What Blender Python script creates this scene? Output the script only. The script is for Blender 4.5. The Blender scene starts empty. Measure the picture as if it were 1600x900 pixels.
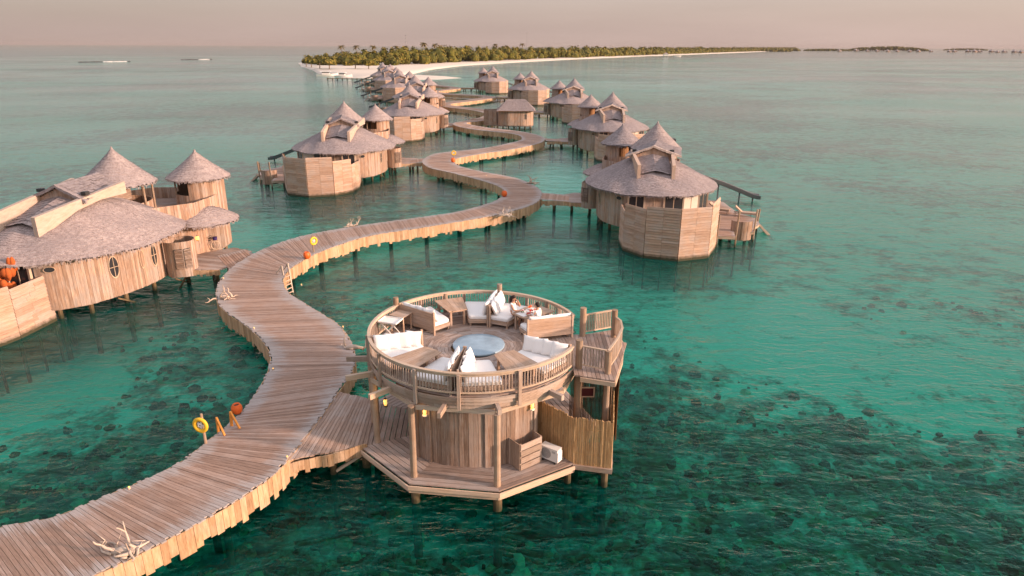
import bpy, bmesh, math, random
import numpy as np
from mathutils import Vector, Matrix, noise as mnoise
random.seed(7)
PI = math.pi
R = math.radians
scene = bpy.context.scene
COL = scene.collection

# ------------------------------------------------------------------ camera, sky, sun, exposure
F, H, ROLL = 1066.0, 15.0, 0.0042
TILT = math.atan((450 - 71.8) / F)
cam_d = bpy.data.cameras.new('camera')
cam = bpy.data.objects.new('camera', cam_d)
COL.objects.link(cam)
cam_d.sensor_width = 36.0
cam_d.lens = F / 1600 * 36.0
cam_d.clip_start = 0.1
cam_d.clip_end = 90000
cam.rotation_mode = 'QUATERNION'
cam.location = (0, 0, H)
cam.rotation_quaternion = (Matrix.Rotation(PI / 2 - TILT, 4, 'X') @ Matrix.Rotation(ROLL, 4, 'Z')).to_quaternion()
scene.camera = cam

SUN_AZ = 106.0      # degrees clockwise from +Y
SUN_EL = 13.0
world = bpy.data.worlds.new('World')
scene.world = world
world.use_nodes = True
wt = world.node_tree
wt.nodes.clear()
sky = wt.nodes.new('ShaderNodeTexSky')
sky.sky_type = 'NISHITA'
sky.sun_disc = False
sky.sun_elevation = R(SUN_EL)
sky.sun_rotation = R(SUN_AZ)
sky.altitude = 0
sky.air_density = 1.0
sky.dust_density = 4.0
sky.ozone_density = 1.0
bg = wt.nodes.new('ShaderNodeBackground')
bg.inputs[1].default_value = 0.05
wt.links.new(sky.outputs[0], bg.inputs[0])
# the thick, rosy evening haze of the sky: warm along the horizon, cooler overhead
tc = wt.nodes.new('ShaderNodeTexCoord')
sep = wt.nodes.new('ShaderNodeSeparateXYZ')
wt.links.new(tc.outputs['Generated'], sep.inputs[0])
hz = wt.nodes.new('ShaderNodeValToRGB')
wt.links.new(sep.outputs[2], hz.inputs[0])
for i, (p, c) in enumerate([(0.0, (0.285, 0.212, 0.190)), (0.07, (0.230, 0.178, 0.166)), (0.22, (0.22, 0.190, 0.186)), (0.50, (0.40, 0.365, 0.37)), (1.0, (0.52, 0.50, 0.53))]):
    if i > 1: hz.color_ramp.elements.new(p)
    hz.color_ramp.elements[i].position = p
    hz.color_ramp.elements[i].color = c + (1,)
bg2 = wt.nodes.new('ShaderNodeBackground')
bg2.inputs[1].default_value = 1.0
side = wt.nodes.new('ShaderNodeMapRange')      # the sky is a little brighter towards the low sun on the right
wt.links.new(sep.outputs[0], side.inputs[0])
for i, v in ((1, -0.8), (2, 0.8), (3, 0.80), (4, 1.16)): side.inputs[i].default_value = v
sm = wt.nodes.new('ShaderNodeVectorMath'); sm.operation = 'SCALE'
cl = wt.nodes.new('ShaderNodeTexNoise')       # thin uneven veils of cloud in the haze
cm = wt.nodes.new('ShaderNodeMapping'); cm.inputs['Scale'].default_value = (2.0, 2.0, 22.0)
wt.links.new(tc.outputs['Generated'], cm.inputs[0]); wt.links.new(cm.outputs[0], cl.inputs['Vector'])
cl.inputs['Scale'].default_value = 1.3; cl.inputs['Detail'].default_value = 5.0
cr_ = wt.nodes.new('ShaderNodeMapRange'); wt.links.new(cl.outputs[0], cr_.inputs[0])
for i, v in ((1, 0.3), (2, 0.7), (3, 0.93), (4, 1.07)): cr_.inputs[i].default_value = v
cv = wt.nodes.new('ShaderNodeVectorMath'); cv.operation = 'SCALE'
wt.links.new(hz.outputs[0], cv.inputs[0]); wt.links.new(cr_.outputs[0], cv.inputs[3])
wt.links.new(cv.outputs[0], sm.inputs[0]); wt.links.new(side.outputs[0], sm.inputs[3])
wt.links.new(sm.outputs[0], bg2.inputs[0])
ad = wt.nodes.new('ShaderNodeAddShader')
wt.links.new(bg.outputs[0], ad.inputs[0])
wt.links.new(bg2.outputs[0], ad.inputs[1])
wo = wt.nodes.new('ShaderNodeOutputWorld')
wt.links.new(ad.outputs[0], wo.inputs[0])

sun_d = bpy.data.lights.new('sun', 'SUN')
sun_d.energy = 3.4
sun_d.angle = R(3.0)
sun_d.color = (1.0, 0.69, 0.53)
sun = bpy.data.objects.new('sun', sun_d)
COL.objects.link(sun)
sdir = Vector((math.sin(R(SUN_AZ)) * math.cos(R(SUN_EL)), math.cos(R(SUN_AZ)) * math.cos(R(SUN_EL)), math.sin(R(SUN_EL))))
sun.rotation_mode = 'QUATERNION'
sun.rotation_quaternion = sdir.to_track_quat('Z', 'Y')
sun.location = (0, 0, 80)

vs = scene.view_settings
vs.view_transform = 'Standard'
vs.look = 'None'
vs.exposure = 0.95
vs.gamma = 1.0
scene.cycles.max_bounces = 8
scene.cycles.transparent_max_bounces = 12
scene.cycles.caustics_reflective = False
scene.cycles.caustics_refractive = False

# ------------------------------------------------------------------ helpers
def ray(px, py):
    x = (px - 800) / F
    y = -(py - 450) / F
    c, s = math.cos(ROLL), math.sin(ROLL)
    x, y = c * x - s * y, s * x + c * y
    return Vector((x, math.cos(TILT) + y * math.sin(TILT), -math.sin(TILT) + y * math.cos(TILT)))

def P(px, py, z=0.0):
    """the point of the level z that lies under a place measured in the photograph"""
    r = ray(px, py)
    return Vector((0, 0, H)) + r * ((z - H) / r.z)

def tag(o, label=None, cat=None, group=None, kind=None):
    if label: o['label'] = label
    if cat: o['category'] = cat
    if group: o['group'] = group
    if kind: o['kind'] = kind
    return o

def empty(name, loc, rz=0.0):
    o = bpy.data.objects.new(name, None)
    COL.objects.link(o)
    o.location = loc
    o.rotation_euler = (0, 0, rz)
    o.empty_display_size = 0.2
    return o

def copy_tree(o, parent=None):
    c = o.copy()
    COL.objects.link(c)
    if parent is not None: c.parent = parent
    for ch in [x for x in bpy.data.objects if x.parent == o]:
        copy_tree(ch, c)
    return c

class MB:
    """collects faces; build() links them as one mesh with uv in metres along the longest edge"""
    def __init__(s):
        s.v = []; s.f = []; s.r = []; s.al = []
    def add(s, verts, faces, r=None, al=None):
        b = len(s.v)
        s.v += [tuple(v) for v in verts]
        s.al += al if al else [0.5] * len(verts)
        if r is None: r = random.random()
        for f in faces:
            s.f.append(tuple(b + i for i in f)); s.r.append(r)
        return s
    def hexa(s, p, r=None):
        """p: four points at one end, four at the other"""
        return s.add(p, [(3, 2, 1, 0), (4, 5, 6, 7), (0, 1, 5, 4), (1, 2, 6, 5), (2, 3, 7, 6), (3, 0, 4, 7)], r, [0.0] * 4 + [1.0] * 4)
    def beam(s, p0, p1, w, h, up=(0, 0, 1), r=None):
        p0 = Vector(p0); p1 = Vector(p1); d = (p1 - p0).normalized()
        u = Vector(up)
        x = d.cross(u)
        if x.length < 1e-4: x = d.cross(Vector((1, 0, 0)))
        x.normalize(); y = x.cross(d).normalized()
        a = [(-w / 2, -h / 2), (w / 2, -h / 2), (w / 2, h / 2), (-w / 2, h / 2)]
        return s.hexa([p0 + x * i + y * j for i, j in a] + [p1 + x * i + y * j for i, j in a], r)
    def box(s, c, size, rz=0.0, r=None):
        c = Vector(c); m = Matrix.Rotation(rz, 3, 'Z')
        sx, sy, sz = [k / 2 for k in size]
        q = []
        ax = 0 if sx >= sy and sx >= sz else (1 if sy >= sz else 2)
        for e in (-1, 1):
            for i, j in ((-1, -1), (1, -1), (1, 1), (-1, 1)):
                if ax == 0: v = Vector((e * sx, i * sy, j * sz))
                elif ax == 1: v = Vector((i * sx, e * sy, j * sz))
                else: v = Vector((i * sx, j * sy, e * sz))
                q.append(c + m @ v)
        return s.hexa(q, r)
    def tube(s, pts, rad, n=8, r=None, cap=True):
        pts = [Vector(p) for p in pts]
        if not hasattr(rad, '__len__'): rad = [rad] * len(pts)
        vs_, fs = [], []
        al = []
        px = None
        for i, p in enumerate(pts):
            d = (pts[min(i + 1, len(pts) - 1)] - pts[max(i - 1, 0)]).normalized()
            if px is None:
                px = d.cross(Vector((0, 0, 1)))
                if px.length < 0.05: px = d.cross(Vector((1, 0, 0)))
            px = (px - d * px.dot(d)).normalized()
            py = d.cross(px)
            for k in range(n):
                a = 2 * PI * k / n
                vs_.append(p + (px * math.cos(a) + py * math.sin(a)) * rad[i]); al.append(i / (len(pts) - 1))
        for i in range(len(pts) - 1):
            for k in range(n):
                k2 = (k + 1) % n
                fs.append((i * n + k, i * n + k2, (i + 1) * n + k2, (i + 1) * n + k))
        if cap:
            fs.append(tuple(range(n - 1, -1, -1)))
            fs.append(tuple((len(pts) - 1) * n + k for k in range(n)))
        return s.add(vs_, fs, r, al)
    def lathe(s, prof, n=32, c=(0, 0, 0), r=None):
        """prof: (radius, z) from bottom to top"""
        vs_, fs = [], []
        for (q, z) in prof:
            for k in range(n):
                a = 2 * PI * k / n
                vs_.append((c[0] + q * math.cos(a), c[1] + q * math.sin(a), c[2] + z))
        for i in range(len(prof) - 1):
            for k in range(n):
                k2 = (k + 1) % n
                fs.append((i * n + k, i * n + k2, (i + 1) * n + k2, (i + 1) * n + k))
        if prof[0][0] > 1e-4: fs.append(tuple(range(n - 1, -1, -1)))
        if prof[-1][0] > 1e-4: fs.append(tuple((len(prof) - 1) * n + k for k in range(n)))
        return s.add(vs_, fs, r)
    def ellipsoid(s, c, rad, n=16, m=9, r=None, power=1.0):
        pr = []
        vs_, fs = [], []
        sp = lambda v: math.copysign(abs(v) ** power, v)
        for i in range(m + 1):
            t = -PI / 2 + PI * i / m
            for k in range(n):
                a = 2 * PI * k / n
                vs_.append((c[0] + rad[0] * sp(math.cos(t)) * sp(math.cos(a)), c[1] + rad[1] * sp(math.cos(t)) * sp(math.sin(a)), c[2] + rad[2] * sp(math.sin(t))))
        for i in range(m):
            for k in range(n):
                k2 = (k + 1) % n
                fs.append((i * n + k, i * n + k2, (i + 1) * n + k2, (i + 1) * n + k))
        return s.add(vs_, fs, r)
    def prism(s, poly, z0, z1, r=None):
        """level polygon between two heights; z0/z1 numbers"""
        n = len(poly)
        vs_ = [(p[0], p[1], z0) for p in poly] + [(p[0], p[1], z1) for p in poly]
        fs = [tuple(range(n - 1, -1, -1)), tuple(range(n, 2 * n))]
        for i in range(n):
            j = (i + 1) % n
            fs.append((i, j, n + j, n + i))
        return s.add(vs_, fs, r)
    def build(s, name, mat, parent=None, loc=None, origin=(0, 0, 0), rz=0.0, smooth=False):
        me = bpy.data.meshes.new(name)
        v = np.array(s.v, dtype=float).reshape(-1, 3) - np.array(origin)
        if rz:
            c_, s_ = math.cos(-rz), math.sin(-rz)
            v = np.c_[v[:, 0] * c_ - v[:, 1] * s_, v[:, 0] * s_ + v[:, 1] * c_, v[:, 2]]
        me.from_pydata([tuple(q) for q in v], [], s.f)
        uv = me.uv_layers.new(name='UVMap')
        out = []
        for i, f in enumerate(s.f):
            o = s.r[i] * 37.0
            if len(f) == 4:
                a, b, c_, d = (v[k] for k in f)
                e0 = math.dist(a, b); e1 = math.dist(b, c_)
                e2 = math.dist(c_, d); e3 = math.dist(d, a)
                if e0 + e2 >= e1 + e3:
                    out += [o, o, o + e0, o, o + e0, o + e1, o, o + e1]
                else:
                    out += [o, o, o, o + e0, o + e1, o + e0, o + e1, o]
            else:
                for k in f: out += [o + v[k][0], o + v[k][1]]
        uv.data.foreach_set('uv', np.array(out, dtype=np.float32))
        at = me.attributes.new('rnd', 'FLOAT', 'FACE')
        at.data.foreach_set('value', np.array(s.r, dtype=np.float32))
        at = me.attributes.new('along', 'FLOAT', 'POINT')
        at.data.foreach_set('value', np.array(s.al, dtype=np.float32))
        if smooth: me.polygons.foreach_set('use_smooth', [True] * len(me.polygons))
        me.materials.append(mat)
        o = bpy.data.objects.new(name, me)
        COL.objects.link(o)
        if parent is not None: o.parent = parent
        if loc is not None: o.location = loc
        return o

# ------------------------------------------------------------------ materials
class NT:
    def __init__(s, name):
        s.m = bpy.data.materials.new(name); s.m.use_nodes = True
        s.t = s.m.node_tree; s.t.nodes.clear()
        s.out = s.t.nodes.new('ShaderNodeOutputMaterial')
    def n(s, typ, ins=None, **kw):
        nd = s.t.nodes.new('ShaderNode' + typ)
        for k, v in kw.items(): setattr(nd, k, v)
        for k, v in (ins or {}).items():
            if isinstance(v, bpy.types.NodeSocket): s.t.links.new(v, nd.inputs[k])
            else: nd.inputs[k].default_value = v
        return nd
    def mix(s, fac, a, b, blend='MIX'):
        nd = s.t.nodes.new('ShaderNodeMix'); nd.data_type = 'RGBA'; nd.blend_type = blend
        for i, v in ((0, fac), (6, a), (7, b)):
            if isinstance(v, bpy.types.NodeSocket): s.t.links.new(v, nd.inputs[i])
            else: nd.inputs[i].default_value = v if i == 0 else tuple(v) + ((1,) if len(v) == 3 else ())
        return nd.outputs[2]
    def math(s, op, a, b=0.0, clamp=False):
        nd = s.t.nodes.new('ShaderNodeMath'); nd.operation = op; nd.use_clamp = clamp
        for i, v in ((0, a), (1, b)):
            if isinstance(v, bpy.types.NodeSocket): s.t.links.new(v, nd.inputs[i])
            else: nd.inputs[i].default_value = v
        return nd.outputs[0]
    def ramp(s, fac, stops):
        nd = s.t.nodes.new('ShaderNodeValToRGB')
        s.t.links.new(fac, nd.inputs[0])
        e = nd.color_ramp.elements
        while len(e) < len(stops): e.new(0.5)
        for i, (p, c) in enumerate(stops):
            e[i].position = p; e[i].color = tuple(c) + ((1,) if len(c) == 3 else ())
        return nd.outputs[0]
    def noise(s, vec, scale, detail=3, rough=0.55, dist=0.0, dim='3D'):
        nd = s.n('TexNoise', {'Scale': scale, 'Detail': detail, 'Roughness': rough, 'Distortion': dist}, noise_dimensions=dim)
        if vec is not None: s.t.links.new(vec, nd.inputs['Vector'])
        return nd.outputs[0]
    def mapping(s, vec, scale=(1, 1, 1), rot=(0, 0, 0)):
        nd = s.n('Mapping', {'Scale': scale, 'Rotation': rot})
        s.t.links.new(vec, nd.inputs['Vector'])
        return nd.outputs[0]
    def principled(s, col, rough=0.8, bump=None, bump_d=0.01, bump_s=0.6, spec=0.3, **ins):
        nd = s.t.nodes.new('ShaderNodeBsdfPrincipled')
        for k, v in (('Base Color', col), ('Roughness', rough), ('Specular IOR Level', spec)):
            if isinstance(v, bpy.types.NodeSocket): s.t.links.new(v, nd.inputs[k])
            else: nd.inputs[k].default_value = tuple(v) + (1,) if hasattr(v, '__len__') and len(v) == 3 else v
        for k, v in ins.items(): nd.inputs[k.replace('_', ' ')].default_value = v
        if bump is not None:
            b = s.n('Bump', {'Strength': bump_s, 'Distance': bump_d, 'Height': bump})
            s.t.links.new(b.outputs[0], nd.inputs['Normal'])
        s.t.links.new(nd.outputs[0], s.out.inputs[0])
        return nd

def wood(name, dark, mid, light, grey=None, grey_amt=0.5, ends=0.0, vary=0.5, grain=26.0, wet=False, stain=0.0):
    t = NT(name)
    uv = t.n('UVMap', uv_map='UVMap').outputs[0]
    rnd = t.n('Attribute', attribute_name='rnd').outputs['Fac']
    obj = t.n('TexCoord').outputs['Object']
    g = t.noise(t.mapping(uv, (1.6, grain, 1)), 1.0, 5, 0.65, 0.4)
    g2 = t.noise(t.mapping(uv, (6.0, grain * 3, 1)), 1.0, 2, 0.6)
    gg = t.math('ADD', t.math('MULTIPLY', g, 0.75), t.math('MULTIPLY', g2, 0.25))
    col = t.ramp(gg, [(0.28, dark), (0.5, mid), (0.72, light)])
    v = t.math('ADD', t.math('MULTIPLY', rnd, vary), 1.0 - vary * 0.55)
    cmb = t.n('CombineColor', {0: v, 1: v, 2: v}).outputs[0]
    col = t.mix(1.0, col, cmb, 'MULTIPLY')
    if grey:
        big = t.noise(obj, 1.1, 4, 0.6)
        m = t.ramp(t.math('ADD', big, t.math('MULTIPLY', t.math('SUBTRACT', rnd, 0.5), 0.25)), [(0.42, (0, 0, 0)), (0.66, (1, 1, 1))])
        m = t.math('MULTIPLY', m, grey_amt)
        if ends:
            al = t.n('Attribute', attribute_name='along').outputs['Fac']
            e = t.math('ABSOLUTE', t.math('SUBTRACT', al, 0.5))
            e = t.math('ADD', e, t.math('MULTIPLY', t.math('SUBTRACT', g, 0.5), 0.5))
            e = t.math('ADD', e, t.math('MULTIPLY', t.math('SUBTRACT', big, 0.5), 0.35))
            e = t.math('ADD', e, t.math('MULTIPLY', t.math('SUBTRACT', rnd, 0.5), 0.12))
            e = t.ramp(e, [(0.27, (0, 0, 0)), (0.47, (1, 1, 1))])
            m = t.math('MAXIMUM', m, t.math('MULTIPLY', e, ends))
        gcol = t.mix(gg, [c * 0.45 for c in grey], [min(1, c * 1.35) for c in grey])
        col = t.mix(m, col, gcol)
    oi = t.n('ObjectInfo').outputs['Random']
    col = t.mix(1.0, col, t.ramp(oi, [(0.0, (0.90, 0.91, 0.93)), (1.0, (1.07, 1.0, 0.95))]), 'MULTIPLY')
    if stain:      # rain and salt streaks down upright boards
        st = t.noise(t.mapping(uv, (0.35, 5.0, 1)), 1.0, 4, 0.6)
        sm_ = t.ramp(st, [(0.50, (0, 0, 0)), (0.72, (1, 1, 1))])
        col = t.mix(t.math('MULTIPLY', sm_, stain), col, (0.17, 0.13, 0.11))
        sl = t.ramp(t.noise(t.mapping(uv, (0.5, 7.0, 1)), 1.7, 3, 0.6), [(0.56, (0, 0, 0)), (0.75, (1, 1, 1))])
        col = t.mix(t.math('MULTIPLY', sl, stain * 0.7), col, (0.60, 0.54, 0.50))
    if wet:        # tide mark: dark wet band with algae just above the sea
        z = t.n('SeparateXYZ', {0: t.n('NewGeometry').outputs['Position']}).outputs[2]
        zz = t.math('ADD', z, t.math('MULTIPLY', t.math('SUBTRACT', t.noise(obj, 3.0, 3, 0.6), 0.5), 0.35))
        col = t.mix(t.ramp(zz, [(0.12, (1, 1, 1)), (0.42, (0, 0, 0))]), col, (0.055, 0.05, 0.028))
    t.principled(col, 0.82, gg, 0.012, 0.7, spec=0.2)
    return t.m

M = {}
M['plank'] = wood('boardwalk_wood', (0.20, 0.125, 0.092), (0.36, 0.232, 0.172), (0.48, 0.335, 0.26), (0.45, 0.41, 0.39), 0.22, ends=0.8, vary=0.42)
M['skirt'] = wood('skirt_wood', (0.30, 0.165, 0.085), (0.50, 0.315, 0.18), (0.64, 0.45, 0.29), (0.46, 0.38, 0.31), 0.35, vary=0.5, grain=10)
M['weathered'] = wood('weathered_wood', (0.20, 0.14, 0.11), (0.41, 0.30, 0.23), (0.58, 0.45, 0.36), (0.48, 0.415, 0.37), 0.65, vary=0.45)
M['floor'] = wood('deck_floor_wood', (0.17, 0.12, 0.10), (0.34, 0.25, 0.205), (0.48, 0.375, 0.315), (0.42, 0.375, 0.355), 0.65, vary=0.5)
M['wallwood'] = wood('wall_board_wood', (0.15, 0.09, 0.06), (0.32, 0.21, 0.15), (0.50, 0.36, 0.265), (0.42, 0.35, 0.31), 0.6, vary=0.5, stain=0.6)
M['villa_wall'] = wood('villa_wall_wood', (0.22, 0.13, 0.088), (0.44, 0.285, 0.20), (0.60, 0.425, 0.315), (0.42, 0.355, 0.315), 0.75, vary=0.62, stain=0.75)
M['screen'] = wood('screen_wood', (0.26, 0.155, 0.105), (0.46, 0.30, 0.215), (0.60, 0.43, 0.325), (0.44, 0.365, 0.325), 0.6, vary=0.34, wet=True)
M['pale'] = wood('pale_beam_wood', (0.40, 0.28, 0.19), (0.58, 0.43, 0.31), (0.72, 0.57, 0.44), (0.5, 0.43, 0.38), 0.4, vary=0.3)
M['post'] = wood('post_wood', (0.20, 0.135, 0.09), (0.33, 0.23, 0.16), (0.46, 0.34, 0.25), (0.40, 0.34, 0.29), 0.4, vary=0.35, grain=16, wet=True)
M['pile'] = wood('pile_wood', (0.07, 0.05, 0.03), (0.16, 0.11, 0.06), (0.34, 0.24, 0.13), (0.30, 0.24, 0.18), 0.2, vary=0.4, grain=10, wet=True)
M['bamboo'] = wood('bamboo_cane', (0.33, 0.18, 0.075), (0.58, 0.365, 0.18), (0.74, 0.52, 0.30), (0.45, 0.33, 0.2), 0.15, vary=0.7, grain=8)
M['furniture'] = wood('furniture_teak', (0.30, 0.20, 0.14), (0.46, 0.32, 0.23), (0.60, 0.45, 0.34), (0.50, 0.42, 0.37), 0.55, vary=0.25)
M['drift'] = wood('driftwood', (0.34, 0.25, 0.19), (0.52, 0.42, 0.34), (0.68, 0.58, 0.49), vary=0.3, grain=18)
M['rail_wall'] = wood('rail_render', (0.38, 0.27, 0.205), (0.52, 0.385, 0.30), (0.60, 0.465, 0.375), (0.5, 0.43, 0.38), 0.45, vary=0.2, grain=6)
M['thatch_edge'] = wood('cut_thatch_edge', (0.36, 0.28, 0.24), (0.56, 0.46, 0.41), (0.68, 0.58, 0.52), vary=0.3)
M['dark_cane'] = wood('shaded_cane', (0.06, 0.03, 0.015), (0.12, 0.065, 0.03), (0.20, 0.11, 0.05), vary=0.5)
M['inner'] = wood('inner_wood', (0.16, 0.08, 0.04), (0.30, 0.16, 0.08), (0.42, 0.25, 0.13), vary=0.3)

def thatch():
    t = NT('palm_thatch')
    uv = t.n('UVMap', uv_map='UVMap').outputs[0]
    obj = t.n('TexCoord').outputs['Object']
    rnd = t.n('Attribute', attribute_name='rnd').outputs['Fac']
    a = t.noise(obj, 5.5, 5, 0.75)
    b = t.noise(obj, 22.0, 4, 0.75)
    c = t.noise(obj, 0.55, 3, 0.55)
    k = t.math('ADD', t.math('MULTIPLY', a, 0.42), t.math('MULTIPLY', b, 0.46))
    k = t.math('ADD', k, t.math('MULTIPLY', rnd, 0.08))
    col = t.ramp(k, [(0.33, (0.17, 0.132, 0.128)), (0.44, (0.33, 0.262, 0.245)), (0.57, (0.50, 0.41, 0.38)), (0.70, (0.62, 0.52, 0.47))])
    col = t.mix(t.ramp(c, [(0.4, (0, 0, 0)), (0.65, (0.55, 0.55, 0.55))]), col, (0.30, 0.25, 0.245))
    oi = t.n('ObjectInfo').outputs['Random']
    col = t.mix(1.0, col, t.ramp(oi, [(0.0, (0.78, 0.82, 0.88)), (1.0, (0.98, 0.97, 0.98))]), 'MULTIPLY')
    t.principled(col, 0.95, k, 0.06, 1.0, spec=0.1)
    return t.m
M['thatch'] = thatch()

def plain(name, col, rough=0.7, spec=0.3, var=0.12, scale=6.0, bump=0.0, **ins):
    t = NT(name)
    obj = t.n('TexCoord').outputs['Object']
    n = t.noise(obj, scale, 4, 0.6)
    c = t.mix(n, [k * (1 - var) for k in col], [min(1, k * (1 + var)) for k in col])
    t.principled(c, rough, n if bump else None, 0.02, bump, spec, **ins)
    return t.m
M['cushion'] = plain('white_canvas', (0.80, 0.77, 0.75), 0.9, 0.1, 0.05, 3.0, 0.5)
M['white'] = plain('white_paint', (0.78, 0.74, 0.70), 0.6, 0.3, 0.05)
M['glass_disc'] = plain('frosted_blue_skylight', (0.27, 0.37, 0.45), 0.25, 0.5, 0.4, 2.2, 0.1)
M['dark'] = plain('dark_fittings', (0.03, 0.028, 0.028), 0.5, 0.4)
M['pane'] = plain('window_pane', (0.035, 0.035, 0.04), 0.12, 0.5)
M['curtain'] = plain('curtain', (0.62, 0.54, 0.46), 0.9, 0.1)
M['slide'] = plain('slide_shell', (0.13, 0.125, 0.135), 0.5, 0.4)
M['orange'] = plain('orange_glaze', (0.72, 0.13, 0.02), 0.5, 0.4, 0.15)
M['orange_wood'] = plain('orange_paint', (0.75, 0.30, 0.06), 0.6, 0.3, 0.2)
M['yellow'] = plain('yellow_ring', (0.80, 0.46, 0.03), 0.5, 0.4, 0.06)
M['skin'] = plain('skin', (0.50, 0.27, 0.18), 0.6, 0.3, 0.06)
M['hair_dark'] = plain('dark_hair', (0.025, 0.015, 0.012), 0.6, 0.3)
M['pool'] = plain('pool_water', (0.05, 0.30, 0.33), 0.1, 0.5, 0.1)
M['purple'] = plain('purple_cloth', (0.05, 0.03, 0.13), 0.8, 0.2)
M['bike'] = plain('bicycle_frame', (0.45, 0.30, 0.24), 0.4, 0.4)
M['red'] = plain('red_food', (0.55, 0.05, 0.03), 0.5, 0.3)
M['leaf_green'] = plain('green_leaf', (0.10, 0.16, 0.03), 0.6, 0.3)
M['stand_in_orange'] = plain('stand_in_orange', (0.42, 0.10, 0.025), 0.8, 0.2, 0.3, 4.0)
M['sandmat'] = plain('coral_sand', (0.66, 0.57, 0.48), 0.95, 0.1, 0.08, 0.2, 0.0)
M['rock'] = plain('breakwater_rock', (0.07, 0.065, 0.06), 0.9, 0.2, 0.4, 1.0)
M['metal'] = plain('painted_steel', (0.30, 0.28, 0.28), 0.5, 0.4)
M['greyplastic'] = plain('grey_grille', (0.22, 0.20, 0.19), 0.6, 0.3)
M['maroon'] = plain('maroon_panel', (0.10, 0.02, 0.025), 0.6, 0.3)

def glow(name, col, e):
    t = NT(name)
    t.principled(col, 0.5, None, Emission_Strength=e, Emission_Color=tuple(col) + (1,))
    return t.m
M['lamp'] = glow('lamp_glow', (1.0, 0.52, 0.13), 0.7)

def foliage(name, a, b, c):
    t = NT(name)
    rnd = t.n('Attribute', attribute_name='rnd').outputs['Fac']
    obj = t.n('TexCoord').outputs['Object']
    n = t.noise(obj, 0.10, 3, 0.6)
    k = t.math('ADD', t.math('MULTIPLY', rnd, 0.45), t.math('MULTIPLY', n, 0.6))
    col = t.ramp(k, [(0.25, a), (0.5, b), (0.8, c)])
    t.principled(col, 0.7, None, spec=0.2)
    return t.m
M['leaf'] = foliage('island_leaves', (0.045, 0.05, 0.01), (0.135, 0.12, 0.016), (0.25, 0.165, 0.03))
M['palm'] = foliage('palm_fronds', (0.05, 0.045, 0.012), (0.13, 0.095, 0.025), (0.22, 0.14, 0.05))
M['trunk'] = plain('palm_trunk', (0.20, 0.15, 0.11), 0.9, 0.1, 0.3)

# ------------------------------------------------------------------ sea bed and water
def gauss(x, y, cx, cy, rx, ry, rot=0.0):
    dx, dy = x - cx, y - cy
    c, s = math.cos(R(rot)), math.sin(R(rot))
    u, v = (dx * c + dy * s) / rx, (-dx * s + dy * c) / ry
    return math.exp(-(u * u + v * v))

REEF = [  # world x, y, radius x, radius y, rotation, weight (reef +, clean sand -)
    (10, 13, 24, 17, 0, 0.38), (28, 19, 16, 13, 0, 0.2), (5, 24, 5, 4, 20, 0.22), (-4, 15, 10, 6, 0, 0.25),
    (10, 36, 12, 11, 20, -0.22), (22, 43, 16, 13, 10, -0.22), (45, 60, 30, 18, 0, -0.2),
    (-18, 23, 10, 8, 0, 0.38), (-12, 14, 5, 4, 0, 0.2), (-24, 31, 6, 5, 0, -0.25),
    (-4, 36, 9, 5, 0, -0.25), (-3, 52, 10, 5, 0, 0.15), (5, 78, 8, 16, -10, -1.0), (10, 102, 5, 13, -15, -0.8),
    (-10, 88, 6, 8, 0, 0.3), (-14, 70, 6, 5, 0, 0.2), (-26, 58, 9, 9, 0, -0.45), (-60, 120, 25, 12, 0, -0.35),
    (-55, 90, 22, 9, 0, 0.25), (-70, 70, 20, 8, 0, -0.2), (-90, 200, 60, 20, 0, 0.25), (-120, 260, 60, 16, 0, -0.3),
    (-40, 330, 60, 60, 0, -0.6), (40, 330, 60, 60, 0, -0.5), (120, 420, 160, 30, 0, 0.3), (90, 160, 60, 20, 0, -0.1),
]
def reef_at(x, y):
    p = Vector((x, y, 0))
    k = 0.50 + 0.55 * mnoise.fractal(p * 0.045, 1.0, 2.0, 4) + min(0.6, max(0.0, (y - 90) / 200)) * mnoise.fractal(p * 0.011 + Vector((3, 9, 2)), 1.0, 2.0, 3) + 0.25 * mnoise.fractal(p * 0.22 + Vector((7, 3, 1)), 1.0, 2.0, 3)
    for (cx, cy, rx, ry, ro, w) in REEF: k += w * gauss(x, y, cx, cy, rx, ry, ro)
    return max(0.0, min(1.0, k))

def grid_sheet(name, x0, x1, y0, y1, step, zf, mat, hole=None):
    nx, ny = int((x1 - x0) / step) + 1, int((y1 - y0) / step) + 1
    vs_, at = [], []
    for j in range(ny):
        for i in range(nx):
            x, y = x0 + i * step, y0 + j * step
            k = reef_at(x, y)
            vs_.append((x, y, zf(x, y, k))); at.append(k)
    fs = []
    for j in range(ny - 1):
        for i in range(nx - 1):
            if hole:
                cx, cy = x0 + (i + .5) * step, y0 + (j + .5) * step
                if hole[0] < cx < hole[1] and hole[2] < cy < hole[3]: continue
            a = j * nx + i
            fs.append((a, a + 1, a + nx + 1, a + nx))
    me = bpy.data.meshes.new(name)
    me.from_pydata(vs_, [], fs)
    q = me.attributes.new('reef', 'FLOAT', 'POINT')
    q.data.foreach_set('value', np.array(at, dtype=np.float32))
    me.polygons.foreach_set('use_smooth', [True] * len(me.polygons))
    me.materials.append(mat)
    o = bpy.data.objects.new(name, me)
    COL.objects.link(o)
    return tag(o, kind='structure')

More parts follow.
